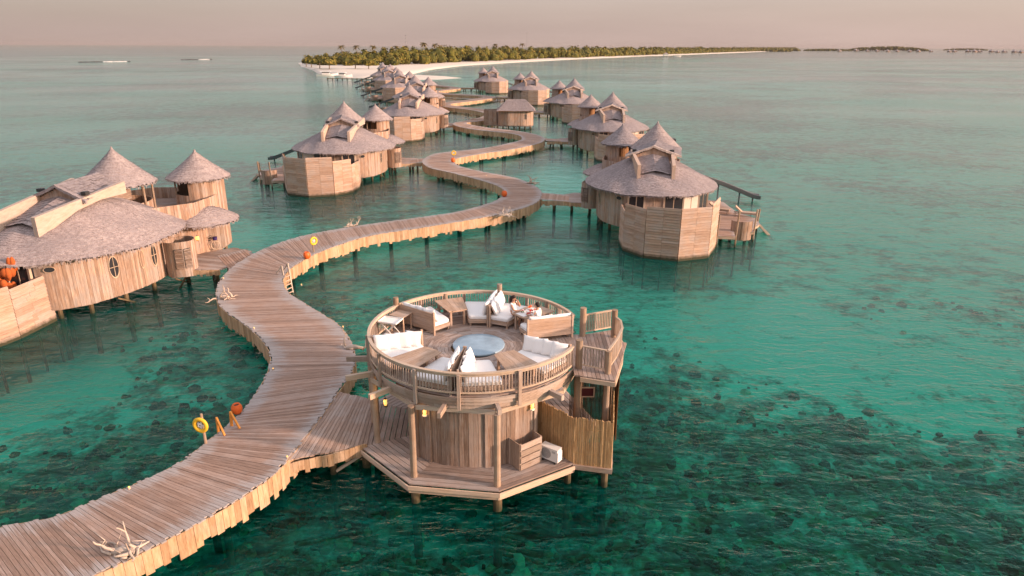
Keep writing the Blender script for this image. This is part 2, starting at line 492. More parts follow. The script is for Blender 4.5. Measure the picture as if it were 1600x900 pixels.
def bed_mat():
    t = NT('sea_bed_coral_and_sand')
    geo = t.n('NewGeometry').outputs['Position']
    reef = t.n('Attribute', attribute_name='reef').outputs['Fac']
    a = t.noise(geo, 0.45, 5, 0.62, 0.15)
    b = t.noise(geo, 3.4, 4, 0.75, 0.1)
    vor = t.n('TexVoronoi', {'Scale': 1.0, 'Randomness': 1.0}, feature='SMOOTH_F1')
    vor2 = t.n('TexVoronoi', {'Scale': 2.7, 'Randomness': 1.0}, feature='F1')
    t.t.links.new(geo, vor2.inputs['Vector'])
    t.t.links.new(t.mix(0.25, geo, t.n('TexNoise', {'Scale': 1.5, 'Detail': 3.0}).outputs[1]), vor.inputs['Vector'])
    k = t.math('ADD', t.math('MULTIPLY', reef, 0.75), t.math('MULTIPLY', t.math('SUBTRACT', a, 0.5), 1.15))
    c2 = t.noise(geo, 1.15, 4, 0.7, 0.1)
    k = t.math('ADD', k, t.math('MULTIPLY', t.math('SUBTRACT', c2, 0.5), 1.2))
    k = t.math('ADD', k, t.math('MULTIPLY', t.math('SUBTRACT', b, 0.5), 0.9))
    k = t.math('ADD', k, t.math('MULTIPLY', t.math('SUBTRACT', vor.outputs['Distance'], 0.45), 0.5))
    m = t.ramp(k, [(0.22, (0, 0, 0)), (0.42, (0.55, 0.55, 0.55)), (0.75, (1, 1, 1))])
    coral = t.ramp(t.math('ADD', t.math('ADD', t.math('MULTIPLY', vor.outputs['Distance'], 0.5), t.math('MULTIPLY', vor2.outputs['Distance'], 0.45)), t.math('MULTIPLY', b, 0.30)),
                   [(0.25, (0.36, 0.28, 0.13)), (0.42, (0.18, 0.14, 0.065)), (0.60, (0.10, 0.08, 0.04)), (0.8, (0.05, 0.042, 0.024))])
    sand = t.mix(b, (0.55, 0.52, 0.42), (0.80, 0.75, 0.62))
    col = t.mix(m, sand, coral)
    t.principled(col, 0.95, None, spec=0.0)
    return t.m
BED = bed_mat()
def bed_z(x, y, k):
    p = Vector((x, y, 0))
    n = mnoise.fractal(p * 0.9, 1.0, 2.0, 3)
    z = -2.6 + 0.5 * mnoise.noise(p * 0.05) + max(0.0, k - 0.35) * (0.9 * abs(n) + 0.25)
    e = min(min(x + 60, 80 - x) / 8.0, min(y - 6, 130 - y) / 8.0)
    e = max(0.0, min(1.0, e))
    return -2.75 * (1 - e) + z * e
def coral_heads():
    rr = random.Random(77); mb = MB(); n = 0
    tries = 0
    while n < 8500 and tries < 120000:
        tries += 1; y = 9 + 38 * rr.random() ** 1.6; x = rr.uniform(-1.0, 1.0) * (10 + y * 0.85) + 2
        k = reef_at(x, y)
        if rr.random() > (k - 0.30) * 1.5: continue
        s = rr.choice((0.07, 0.09, 0.11, 0.14, 0.18, 0.25)) * rr.uniform(0.8, 1.35); z = bed_z(x, y, k) if -59 < x < 79 else -2.7
        q = [(s * 1.05, -0.1), (s * rr.uniform(0.9, 1.1), s * 0.25), (s * 0.75, s * rr.uniform(0.5, 0.7)), (s * 0.3, s * rr.uniform(0.7, 0.95)), (0.0, s * 0.8)]
        b = len(mb.v); mb.lathe(q, 7, (x, y, z), rr.random())
        for i in range(b, len(mb.v)):
            v = mb.v[i]; mb.v[i] = (v[0] + rr.uniform(-.28, .28) * s, v[1] + rr.uniform(-.28, .28) * s, v[2] + rr.uniform(-.2, .2) * s)
        n += 1
    t = NT('coral_heads')
    rnd = t.n('Attribute', attribute_name='rnd').outputs['Fac']
    c = t.ramp(rnd, [(0.0, (0.04, 0.035, 0.02)), (0.35, (0.09, 0.07, 0.04)), (0.7, (0.17, 0.135, 0.07)), (0.9, (0.30, 0.23, 0.12)), (1.0, (0.50, 0.42, 0.28))])
    t.principled(c, 0.95, t.noise(t.n('TexCoord').outputs['Object'], 7.0, 4, 0.7), 0.05, 1.0, spec=0.0)
    return tag(mb.build('coral_reef', t.m), 'mottled coral heads lying under the clear water of the lagoon', 'coral', kind='stuff')
coral_heads()
grid_sheet('sea_bed', -60, 80, 6, 130, 0.5, bed_z, BED)
grid_sheet('outer_sea_bed', -700, 1100, -60, 1200, 10.0, lambda x, y, k: -2.75, BED, hole=(-60, 80, 6, 130))
mb = MB(); S_ = 12000
mb.add([(-S_, -S_, -3.4), (S_, -S_, -3.4), (S_, S_, -3.4), (-S_, S_, -3.4)], [(0, 1, 2, 3)])
tag(mb.build('deep_sea_bed', plain('deep_bed', (0.10, 0.13, 0.12), 0.95, 0.0, 0.5, 0.004)), kind='structure')

def water_mat():
    t = NT('lagoon_water')
    geo = t.n('NewGeometry').outputs['Position']
    m1 = t.mapping(geo, (0.55, 1.25, 1), (0, 0, R(-14)))
    m2 = t.mapping(geo, (0.8, 1.1, 1), (0, 0, R(22)))
    w1 = t.noise(m1, 0.95, 4, 0.62, 0.6)
    w2 = t.noise(m2, 3.6, 2, 0.5, 0.3)
    w3 = t.noise(m1, 0.40, 3, 0.5, 0.3)
    gust = t.ramp(t.noise(geo, 0.035, 3, 0.6, 0.8), [(0.3, (0.55,) * 3), (0.7, (1.15,) * 3)])
    h = t.math('ADD', t.math('MULTIPLY', w1, 0.60), t.math('MULTIPLY', w2, 0.19))
    h = t.math('ADD', h, t.math('MULTIPLY', w3, 0.85))
    h = t.math('MULTIPLY', h, gust)
    bump = t.n('Bump', {'Strength': 1.0, 'Distance': 0.52, 'Height': h}).outputs[0]
    fr = t.math('ADD', t.math('MULTIPLY', t.n('Fresnel', {'IOR': 1.34, 'Normal': bump}).outputs[0], 0.5), t.math('MULTIPLY', t.n('Fresnel', {'IOR': 1.34}).outputs[0], 0.5))
    lw = t.n('LayerWeight', {'Blend': 0.5, 'Normal': bump}).outputs['Facing']
    turb = t.ramp(lw, [(0.15, (0.02,) * 3), (0.48, (0.11,) * 3), (0.70, (0.34,) * 3), (0.85, (0.36,) * 3), (0.97, (0.14,) * 3)])
    turb = t.math('ADD', turb, t.math('MULTIPLY', t.math('SUBTRACT', w1, 0.5), 0.55), clamp=True)     # crests scatter more light than troughs
    shal = t.n('Attribute', attribute_name='shallow').outputs['Fac']     # how thin the water column is here
    body = t.n('BsdfDiffuse', {'Color': t.mix(shal, (0.002, 0.185, 0.156), (0.06, 0.40, 0.37))}).outputs[0]
    clear = t.n('BsdfTransparent', {'Color': t.mix(shal, (0.10, 0.82, 0.71), (0.46, 0.97, 0.93))}).outputs[0]
    under = t.n('MixShader', {0: turb, 1: clear, 2: body}).outputs[0]
    fr = t.ramp(fr, [(0.0, (0, 0, 0)), (0.03, (0.008,) * 3), (0.08, (0.045,) * 3), (0.20, (0.21,) * 3), (0.35, (0.43,) * 3), (0.6, (0.71,) * 3), (1.0, (0.90,) * 3)])
    wind = t.ramp(t.noise(t.mapping(geo, (0.35, 1.0, 1)), 0.016, 4, 0.6, 0.6), [(0.35, (0.80,) * 3), (0.65, (1.0,) * 3)])     # patches of rougher water mirror less of the sky
    fr = t.math('MULTIPLY', fr, wind)
    gl = t.n('BsdfGlossy', {'Color': (1.0, 0.94, 0.89, 1), 'Roughness': 0.08, 'Normal': bump}).outputs[0]
    fin = t.n('MixShader', {0: fr, 1: under, 2: gl}).outputs[0]
    t.t.links.new(fin, t.out.inputs[0])
    return t.m
SHALLOW = [(5, 78, 8, 16, -10, 0.95), (11, 102, 5, 14, -15, 0.9), (-10, 390, 120, 120, 0, 0.75), (-17, 53, 6, 8, 0, 0.35), (-24, 31, 6, 5, 0, 0.25), (14, 36, 10, 9, 10, 0.28),
           (-60, 120, 28, 10, 0, 0.45), (-75, 76, 26, 8, 0, 0.35), (-48, 62, 10, 6, 0, 0.3), (4, 150, 12, 18, 0, 0.55), (60, 300, 70, 40, 0, 0.5), (-100, 330, 50, 40, 0, 0.5)]
wx = [-S_, -3000, -1000, -500, -300] + list(range(-200, 201, 5)) + [300, 500, 1000, 3000, S_]
wy = [-S_, -1000, -100] + list(range(0, 451, 5)) + [600, 1000, 3000, S_]
me = bpy.data.meshes.new('lagoon_water')
me.from_pydata([(x, y, 0) for y in wy for x in wx], [], [(j * len(wx) + i, j * len(wx) + i + 1, (j + 1) * len(wx) + i + 1, (j + 1) * len(wx) + i) for j in range(len(wy) - 1) for i in range(len(wx) - 1)])
at_ = me.attributes.new('shallow', 'FLOAT', 'POINT')
at_.data.foreach_set('value', np.array([min(1.0, sum(w * gauss(x, y, a, b, rx, ry, ro) for a, b, rx, ry, ro, w in SHALLOW)) for y in wy for x in wx], dtype=np.float32))
me.materials.append(water_mat())
o = bpy.data.objects.new('lagoon_water', me); COL.objects.link(o)
tag(o, kind='structure')

# ------------------------------------------------------------------ boardwalk
BW = 1.30
PAIRS = [((-150, 846), (-70, 990)), ((60, 813), (139, 900)), ((151, 781), (262, 840)), ((264.5, 732), (382, 771.6)), ((313.7, 698), (450, 715)), ((389, 632), (529, 609)),
         ((425, 560), (553.7, 560)), ((397, 517), (533, 512)), ((352, 485), (485, 480)), ((339, 462), (452, 459)), ((346.7, 434.7), (441, 440)), ((376, 408), (447, 425)), ((421, 385), (462, 413)),
         ((480, 366.7), (500, 393)), ((560, 352.5), (572, 369)), ((640, 341.5), (650, 356.5)), ((714, 331), (730, 343.5)), ((752, 321), (789, 332.5)),
         ((775, 313), (834, 318.3)), ((787, 303), (846, 304)), ((783, 293), (838, 292)), ((758, 283.4), (806, 278)), ((709.7, 270.8), (751, 267.5)), ((672, 262), (717, 259)),
         ((660, 252.8), (709, 252.3)), ((666, 246), (711, 249)), ((684, 239), (719, 246)), ((735, 233.8), (758, 239)), ((772, 228.6), (792, 234.5)), ((808, 220.5), (838, 225)),
         ((816, 216), (851, 218)), ((809, 210.6), (843, 211.5)), ((788, 207.2), (812, 205)), ((758, 204.3), (769, 200.2)), ((733, 201), (742, 196)),
         ((714, 197), (731, 193.6)), ((707.5, 193.7), (728, 192.3)), ((712, 191.2), (729, 191.6)), ((722, 189.3), (735, 190.6))]
pl = [P(*a, BW) for a, b in PAIRS]
pr = [P(*b, BW) for a, b in PAIRS]
far_px = [(752, 186.5), (768, 182), (769, 176), (740, 170.3), (708, 166.8), (692, 163.8), (702, 160.6), (735, 156.8), (757, 153.6), (765, 151.6), (752, 149.4), (720, 147.8), (690, 145.8), (676, 143.2), (688, 140.8), (712, 138.0), (700, 135.2), (665, 131.5), (640, 126.5), (622, 119.5), (612, 112)]
fc = [P(*a, BW) for a in far_px]
for i, p in enumerate(fc):
    d = (fc[min(i + 1, len(fc) - 1)] - (fc[i - 1] if i else (pl[-1] + pr[-1]) / 2)); d.z = 0; d.normalize()
    nrm = Vector((-d.y, d.x, 0)) * 1.75
    pl.append(p + nrm); pr.append(p - nrm)
def catmull(pts, t):
    i = max(0, min(len(pts) - 2, int(t))); f = t - i
    p1, p2 = pts[i], pts[i + 1]
    p0 = pts[i - 1] if i else p1 * 2 - p2
    p3 = pts[i + 2] if i + 2 < len(pts) else p2 * 2 - p1
    return 0.5 * ((2 * p1) + (p2 - p0) * f + (2 * p0 - 5 * p1 + 4 * p2 - p3) * f * f + (3 * p1 - p0 - 3 * p2 + p3) * f ** 3)
NS = 60
ts = [i / NS for i in range((len(pl) - 1) * NS + 1)]
LS = [catmull(pl, t) for t in ts]; RS = [catmull(pr, t) for t in ts]
def smooth(a, k=14):
    A = np.array([list(p) for p in a]); ker = np.ones(2 * k + 1) / (2 * k + 1)
    Ap = np.vstack([np.repeat(A[:1], k, 0), A, np.repeat(A[-1:], k, 0)])
    return [Vector(v) for v in np.c_[[np.convolve(Ap[:, j], ker, 'valid') for j in range(3)]].T]
LS, RS = smooth(LS), smooth(RS)
CL = [0.0]
for i in range(1, len(LS)):
    CL.append(CL[-1] + ((LS[i] + RS[i]) / 2 - (LS[i - 1] + RS[i - 1]) / 2).length)
CLn = np.array(CL)
def at_len(s):
    i = int(np.searchsorted(CLn, s)) - 1
    i = max(0, min(len(LS) - 2, i))
    f = (s - CLn[i]) / max(1e-6, CLn[i + 1] - CLn[i])
    return LS[i].lerp(LS[i + 1], f), RS[i].lerp(RS[i + 1], f)
total = CL[-1]
near_len = None
for i, p in enumerate(LS):
    if p.y > 75: near_len = CL[i]; break
mb = MB(); s = 0.0
while s < total - 0.5:
    w = random.uniform(0.105, 0.15) if s < near_len else random.uniform(0.28, 0.36)
    a0, b0 = at_len(s); a1, b1 = at_len(s + w - 0.011)
    d = (b0 - a0).normalized()
    ea, eb = random.uniform(-0.05, 0.10), random.uniform(-0.05, 0.10)
    dz = Vector((0, 0, random.uniform(-0.007, 0.007)))
    th = Vector((0, 0, -0.05))
    qa0, qa1, qb0, qb1 = a0 - d * ea + dz, a1 - d * ea + dz, b0 + d * eb + dz, b1 + d * eb + dz
    mb.hexa([qa0 + th, qa1 + th, qa1, qa0, qb0 + th, qb1 + th, qb1, qb0])
    s += w
boardwalk = tag(mb.build('boardwalk', M['plank']), kind='structure')

def skirt(edge, out, z_top, mbx, wmin=0.2, wmax=0.28, hmin=0.66, hmax=0.92):
    """short boards hung upright along a deck edge; edge = list of points, out = outward side (+1 / -1)"""
    acc = [0.0]
    for i in range(1, len(edge)): acc.append(acc[-1] + (edge[i] - edge[i - 1]).length)
    A = np.array(acc); E_ = np.array([list(p) for p in edge])
    def pt(q): return Vector([np.interp(q, A, E_[:, j]) for j in range(3)])
    q = 0.0
    while q < acc[-1]:
        w = random.uniform(wmin, wmax)
        p0, p1 = pt(q), pt(min(acc[-1], q + w - 0.008))
        if (p1 - p0).length < 0.02: break
        d = (p1 - p0).normalized(); n = Vector((d.y, -d.x, 0)) * out
        h = random.uniform(hmin, hmax); zt = z_top + random.uniform(-0.03, 0.01)
        o0, o1 = 0.02 + random.uniform(0, 0.02), 0.06 + random.uniform(0, 0.015)
        up = Vector((0, 0, 1))
        def q4(z): return [Vector((p0.x, p0.y, z)) + n * o0, Vector((p1.x, p1.y, z)) + n * o0, Vector((p1.x, p1.y, z)) + n * o1, Vector((p0.x, p0.y, z)) + n * o1]
        mbx.hexa(q4(zt - h) + q4(zt))
        q += w
mb = MB()
step = 4
near_i = next(i for i, p in enumerate(LS) if p.y > 60)
skirt([p.copy() for p in RS[::step]], 1, BW - 0.03, mb)
skirt([p.copy() for p in LS[::step]], -1, BW - 0.03, mb)
mb.build('edge_boards', M['skirt'], boardwalk)
pm = MB()
pm.tube([(0, 0, -2.9), (0, 0, -0.4), (0, 0, 0.3), (0, 0, 1.2)], [0.14, 0.13, 0.12, 0.12], 9)
pile0 = pm.build('pile', M['pile'], boardwalk, smooth=False)
s = 1.0; first = True; npile = 0
while s < total - 2 and npile < 96:
    a, b = at_len(s)
    for f in (0.42, 0.58):
        p = a.lerp(b, f)
        o = pile0 if first else pile0.copy()
        if not first: COL.objects.link(o)
        first = False; npile += 1
        o.location = (p.x, p.y, 0)
    s += 3.2 if s < near_len else 4.6
mb = MB()
for f in (0.12, 0.5, 0.88):
    pts = [LS[i].lerp(RS[i], f) - Vector((0, 0, 0.16)) for i in range(0, len(LS), 12)]
    for a, b in zip(pts, pts[1:]):
        if (b - a).length > 1e-3: mb.beam(a, b, 0.12, 0.18)
mb.build('stringer', M['pile'], boardwalk)

# ------------------------------------------------------------------ round dining pavilion
CX, CY = -1.37, 23.8
ZF, ZL = 4.15, 0.95           # upper floor, lower deck
def pol(r, deg, z=0.0): return Vector((CX + r * math.cos(R(deg)), CY + r * math.sin(R(deg)), z))
ORG = (CX, CY, 0)
pav = tag(empty('dining_pavilion', ORG), 'round weathered timber dining pavilion on stilts with an open upper terrace beside the boardwalk', 'pavilion')
def pp(mb, name, mat, parent=None, **k): return mb.build(name, mat, parent or pav, origin=ORG, **k)

# lower deck: nine sided, planks laid side by side
VA = [-156, -117, -78, -39, 1, 41, 81, 121, 162]
LV = [pol(4.66, a, ZL) for a in VA]
def in_poly(x, y, poly):
    c = False
    for i in range(len(poly)):
        a, b = poly[i], poly[i - 1]
        if (a.y > y) != (b.y > y) and x < (b.x - a.x) * (y - a.y) / (b.y - a.y) + a.x: c = not c
    return c
mb = MB()
ctr = Vector((CX, CY, ZL))
for i in range(9):
    a, b = LV[i], LV[(i + 1) % 9]
    n = 16
    for k in range(n):
        f0, f1 = 0.25 + 0.75 * k / n, 0.25 + 0.75 * (k + 1) / n - 0.006
        dz = random.uniform(-0.004, 0.004)
        q = [ctr.lerp(a, f0), ctr.lerp(a, f1), ctr.lerp(b, f0), ctr.lerp(b, f1)]
        up = Vector((0, 0, dz)); dn = Vector((0, 0, dz - 0.05))
        mb.hexa([q[0] + dn, q[1] + dn, q[1] + up, q[0] + up, q[2] + dn, q[3] + dn, q[3] + up, q[2] + up])
pp(mb, 'lower_deck', M['floor'])
mb = MB()
for i in range(9):
    a, b = LV[i], LV[(i + 1) % 9]
    d = (b - a).normalized(); nrm = Vector((d.y, -d.x, 0))
    for k, (h, z, o) in enumerate(((0.15, -0.135, 0.05), (0.13, -0.30, -0.03))):
        mb.beam(a + nrm * o + Vector((0, 0, z)) - d * 0.02, b + nrm * o + Vector((0, 0, z)) + d * 0.02, 0.05, h)
pp(mb, 'deck_edge', M['pale'])

# structural posts rising from the sea bed
def post(r, deg, z1, rad=0.115, base=-2.9):
    m = MB(); p = pol(r, deg)
    wob = [random.uniform(-0.012, 0.012) for _ in range(4)]
    m.tube([(p.x, p.y, base), (p.x, p.y, 0.25), (p.x + wob[0], p.y, 1.2), (p.x + wob[1], p.y, 2.6), (p.x, p.y + wob[2], z1)], [rad * 1.2, rad * 1.12, rad, rad * 0.96, rad * 0.95], 12)
    return pp(m, 'post', M['post'], smooth=False)
for r, a, z in ((3.98, -157, 3.86), (4.22, -118, 3.7), (4.34, -78, 3.7), (4.0, 45, 5.0), (4.0, 78, 5.35), (4.0, 112, 5.0), (4.0, 147, 5.35), (4.05, -178, 3.8), (4.0, 178, 3.8)):
    post(r, a, z)
for r, a, z in ((4.15, -25, 5.25), (4.32, 15, 5.35)): post(r, a, z, 0.13)
for r, a, z in ((5.22, -24.5, 5.02), (5.5, 11, 5.3)): post(r, a, z, 0.12)
for r, a in ((4.35, -38), (5.55, -31.5)):
    m = MB(); p = pol(r, a); m.tube([(p.x, p.y, -2.9), (p.x, p.y, 0), (p.x, p.y, 0.75)], [0.13, 0.12, 0.115], 10); pp(m, 'pile', M['pile'])
for r, a in ((4.45, -157), (4.3, -117), (4.36, -78)):
    m = MB(); p = pol(r, a); m.lathe([(0.16, -2.9), (0.155, 0.15), (0.15, 0.72)], 10, (p.x, p.y, 0)); pp(m, 'pile', M['pile'])

# upper floor: nine sectors of boards laid across, a beam frame and a curved edge of stacked planks
mb = MB()
RF = 3.93
for i in range(18):
    a0, a1 = -180 + i * 20, -180 + (i + 1) * 20
    a0, a1 = a0 + 0.0, a1 - 0.0
    e0, e1 = pol(1, a0) - ctr, pol(1, a1) - ctr
    r_ = 0.96; w = 0.125
    while r_ < RF - 0.03:
        w = random.uniform(0.11, 0.15); r1 = min(RF, r_ + w - 0.010); dz = random.uniform(-0.004, 0.004)
        u0, u1 = Vector((math.cos(R(a0)), math.sin(R(a0)), 0)), Vector((math.cos(R(a1)), math.sin(R(a1)), 0))
        c0 = Vector((CX, CY, ZF + dz)); dn = Vector((0, 0, -0.045))
        q = [c0 + u0 * r_, c0 + u0 * r1, c0 + u1 * r_, c0 + u1 * r1]
        mb.hexa([q[0] + dn, q[1] + dn, q[1], q[0], q[2] + dn, q[3] + dn, q[3], q[2]])
        r_ += w
pp(mb, 'upper_floor', M['floor'])
mb = MB()
mb.lathe([(0.0, 4.05), (3.80, 4.05), (3.80, 4.07), (0.0, 4.07)], 54, ORG)
pp(mb, 'under_floor', M['inner'])
def ring(mb, r0, r1, z0, z1, a0, a1, seg, gap=0.0, joint=0):
    n = max(1, int(round((a1 - a0) / seg)))
    for k in range(n):
        b0, b1 = a0 + (a1 - a0) * k / n, a0 + (a1 - a0) * (k + 1) / n
        rr = random.random() if not joint else (0.1 + 0.8 * (((k // joint) * 7919) % 97) / 97)
        p = [pol(r, b, z) for b in (b0, b1) for (r, z) in ((r0, z0), (r1, z0), (r1, z1), (r0, z1))]
        mb.hexa(p, rr)
mb = MB()
for z0, z1, o in ((4.01, 4.13, 0.05), (3.86, 3.985, 0.0), (3.70, 3.83, -0.05)):
    ring(mb, 3.90 + o, 3.955 + o, z0, z1, -180, 180, 4, joint=random.choice((5, 6, 7)))
pp(mb, 'fascia', M['weathered'])
mb = MB()
for i in range(9):   # straight ring beams between the posts
    a, b = VA[i] + 0, VA[i] + 39.6
    mb.beam(pol(4.06, a, 3.60), pol(4.06, b, 3.60), 0.07, 0.16)
for k in range(5):
    y = -3 + 1.5 * k; x = math.sqrt(3.75 ** 2 - y * y)
    mb.beam((CX - x, CY + y, 3.93), (CX + x, CY + y, 3.93), 0.10, 0.2)
pp(mb, 'floor_beams', M['pale'])
for deg, r1 in ((-157, 4.95), (-136, 4.78), (-102, 4.64), (-77, 4.42), (-47, 4.55), (-176, 4.9), (150, 4.8), (110, 4.7), (60, 4.7)):
    m = MB(); m.beam(pol(2.9, deg, 3.80), pol(r1, deg, 3.80), 0.13, 0.19)
    pp(m, 'outrigger', M['pale'] if deg in (-157, -136) else M['weathered'])

# railing
A0, A1 = 16.0, 333.5
mb = MB()
ring(mb, 3.90, 4.02, 5.00, 5.045, A0, A1, 4, joint=6)
ring(mb, 3.945, 3.985, 4.905, 4.99, A0, A1, 4, joint=6)
pp(mb, 'handrail', M['pale'])
mb = MB()
ring(mb, 3.935, 3.995, 4.29, 4.345, A0, A1, 4, joint=6)
pp(mb, 'bottom_rail', M['pale'])
mb = MB()
a = A0 + 0.8
while a < A1:
    p = pol(3.965 + random.uniform(-0.006, 0.006), a)
    w = random.uniform(0.024, 0.036)
    mb.beam((p.x, p.y, 4.30), (p.x + random.uniform(-.008, .008), p.y, 4.93), w, w, (math.cos(R(a)), math.sin(R(a)), 0))
    a += 1.62
pp(mb, 'balusters', M['weathered'])
for a in (-117, -95, -66, -143, -168, 168, 128, 100, 60, 35):
    m = MB(); m.beam(pol(4.035, a, 3.72), pol(4.035, a, 5.0), 0.11, 0.09, pol(1, a) - pol(0, a)); pp(m, 'rail_post', M['weathered'])

# glazed disc in the middle of the floor
mb = MB()
sk = (-1.27, 23.98, 0)
mb.lathe([(1.00, ZF - 0.02), (1.00, ZF + 0.05), (0.97, ZF + 0.06), (0.7, ZF + 0.085), (0.35, ZF + 0.10), (0.0, ZF + 0.105)], 48, sk)
pp(mb, 'skylight', M['glass_disc'], smooth=True)

# side landing with its own rails
LP = [pol(4.30, -27, ZF), Vector((2.43, 21.43, ZF)), Vector((3.55, 21.06, ZF)), Vector((4.04, 22.78, ZF)), Vector((4.32, 24.3, ZF)), Vector((4.15, 25.62, ZF)), Vector((2.97, 25.11, ZF)), pol(4.0, 13, ZF)]
mb = MB()
x = 2.2
while x < 4.35:
    w = random.uniform(0.13, 0.17); x1 = x + w - 0.012
    def span(xx):
        lo = 21.43 - (xx - 2.43) * 0.33 if xx < 3.55 else 21.06 + (xx - 3.55) * 3.5
        hi = 25.05 + (xx - 2.9) * 0.43 if xx > 2.9 else 25.05
        if xx > 4.15: hi = 25.62 - (xx - 4.15) * 8
        return lo, max(hi, lo + 0.05)
    (l0, h0), (l1, h1) = span(x), span(x1)
    zt = ZF + 0.006 + random.uniform(-0.004, 0.004); zb = ZF - 0.05
    mb.hexa([(x, l0, zb), (x1, l1, zb), (x1, l1, zt), (x, l0, zt), (x, h0, zb), (x1, h1, zb), (x1, h1, zt), (x, h0, zt)])
    x += w
pp(mb, 'landing_floor', M['floor'])
mb = MB()
edge = [Vector((2.40, 21.42, 0)), Vector((3.56, 21.03, 0)), Vector((4.07, 22.78, 0)), Vector((4.36, 24.3, 0)), Vector((4.18, 25.66, 0)), Vector((2.97, 25.2, 0))]
for p, q in zip(edge, edge[1:]): mb.beam((p.x, p.y, ZF - 0.13), (q.x, q.y, ZF - 0.13), 0.05, 0.16)
pp(mb, 'landing_edge', M['pale'])
def rail_run(pts, step=0.10, top=5.02, lo=4.30, mats='weathered', post_ends=True):
    m1, m2, m3 = MB(), MB(), MB()
    for p, q in zip(pts, pts[1:]):
        m1.beam((p.x, p.y, top), (q.x, q.y, top), 0.08, 0.045); m3.beam((p.x, p.y, lo), (q.x, q.y, lo), 0.05, 0.05)
        L_ = (Vector((q.x, q.y, 0)) - Vector((p.x, p.y, 0))).length; n = max(1, int(L_ / step))
        for k in range(n):
            c = Vector((p.x, p.y, 0)).lerp(Vector((q.x, q.y, 0)), (k + 0.5) / n)
            m2.beam((c.x, c.y, lo), (c.x, c.y, top), 0.034, 0.034, (q.x - p.x, q.y - p.y, 0))
    pp(m1, 'landing_rail', M['pale']); pp(m3, 'landing_bottom_rail', M['pale']); pp(m2, 'landing_balusters', M['weathered'])
right = [Vector((3.36, 21.62, 0)), Vector((3.85, 22.75, 0)), Vector((4.16, 23.7, 0)), Vector((4.2, 24.4, 0)), Vector((4.05, 24.85, 0))]
rail_run(right, 0.06)
rail_run([Vector((2.45, 22.05, 0)), Vector((3.3, 21.66, 0))], 0.10)
rail_run([Vector((2.9, 25.0, 0)), Vector((4.0, 25.5, 0))], 0.075)

# room under the terrace: board walls
wall = [pol(3.17, a) for a in range(-128, -43, 6)] + [Vector((0.55, 23.0, 0)), Vector((0.35, 26.3, 0))] + [pol(3.17, a) for a in (68, 80, 95, 110, 125, 140, 152)] + [Vector((-3.55, 24.2, 0))]
mb = MB()
for i in range(len(wall)):
    p, q = wall[i], wall[(i + 1) % len(wall)]
    L_ = (q - p).length; n = max(1, round(L_ / 0.165))
    d = (q - p).normalized(); nr = Vector((d.y, -d.x, 0))
    for k in range(n):
        a_, b_ = p.lerp(q, k / n), p.lerp(q, (k + 1) / n) - d * 0.008
        o = random.uniform(0, 0.014)
        mb.beam((*(((a_ + b_) / 2) + nr * o).xy, ZL), (*(((a_ + b_) / 2) + nr * o).xy, 3.72), 0.045, (b_ - a_).length, d)
pp(mb, 'wall', M['wallwood'])
for deg in (-118, -81, -47, -128):
    mb = MB(); mb.beam(pol(3.21, deg, ZL), pol(3.21, deg, 3.72), 0.10, 0.09, pol(1, deg) - pol(0, deg)); pp(mb, 'wall_batten', M['wallwood'])

# washing corner on the right: cane screen, dark back wall, framed panel
def canes(mb, p, q, z0, z1a, z1b, step=0.042, rad=0.021):
    L_ = (q - p).length; n = int(L_ / step)
    for k in range(n + 1):
        f = k / n; c = p.lerp(q, f)
        zt = z1a + (z1b - z1a) * f + random.uniform(-0.05, 0.04)
        j = random.uniform(-0.006, 0.006)
        mb.tube([(c.x + j, c.y, z0), (c.x - j, c.y, (z0 + zt) / 2), (c.x + j, c.y, zt)], rad * random.uniform(0.8, 1.15), 6)
scr = tag(empty('cane_screen', (2.25, 20.95, ZL)), 'golden cane screen standing on the lower deck corner of the round pavilion', 'fence')
FA, FB, FC, FD = Vector((0.98, 22.35, 0)), Vector((2.22, 20.90, 0)), Vector((3.52, 20.62, 0)), Vector((3.80, 22.6, 0))
for p, q, z0, a_, b_ in ((FA, FB, ZL, 2.72, 2.78), (FB, FC, 0.93, 2.80, 2.78), (FC, FD, 0.93, 2.82, 2.95)):
    m = MB(); canes(m, p, q, z0, a_, b_)
    d = (q - p).normalized(); nr = Vector((-d.y, d.x, 0)) * 0.05
    for z in (1.35, 2.35): m.beam((*(p + nr).xy, z), (*(q + nr).xy, z), 0.04, 0.06)
    m.build('cane_panel', M['bamboo'], scr, origin=(2.25, 20.95, ZL))
m = MB(); m.beam((2.20, 20.86, 0.84), (3.56, 20.56, 0.84), 0.09, 0.18); m.beam((3.53, 20.6, 0.84), (3.83, 22.6, 0.84), 0.09, 0.17)
m.build('sill_beam', M['weathered'], scr, origin=(2.25, 20.95, ZL))
mb = MB()
for k in range(9):
    mb.beam((2.2 + k * 0.17, 20.95, 0.90), (2.35 + k * 0.17, 22.3, 0.90), 0.16, 0.04)
pp(mb, 'wash_floor', M['floor'])
mb = MB(); canes(mb, Vector((2.3, 23.9, 0)), Vector((4.0, 23.5, 0)), 0.9, 4.0, 4.0, 0.05); canes(mb, Vector((3.95, 22.5, 0)), Vector((4.0, 23.5, 0)), 0.9, 4.0, 4.0, 0.05)
pp(mb, 'back_screen', M['dark_cane'])
fr = tag(empty('framed_panel', (2.95, 23.62, 2.35)), 'small maroon panel in a pale frame hanging in the washing corner', 'panel')
m = MB(); m.box((0, 0, 0), (0.46, 0.03, 0.34)); m.build('panel', M['maroon'], fr)
m = MB()
for x_ in (-0.25, 0.25): m.box((x_, -0.01, 0), (0.045, 0.045, 0.43))
for z_ in (-0.195, 0.195): m.box((0, -0.01, z_), (0.455, 0.045, 0.045))
m.build('frame', M['pale'], fr)
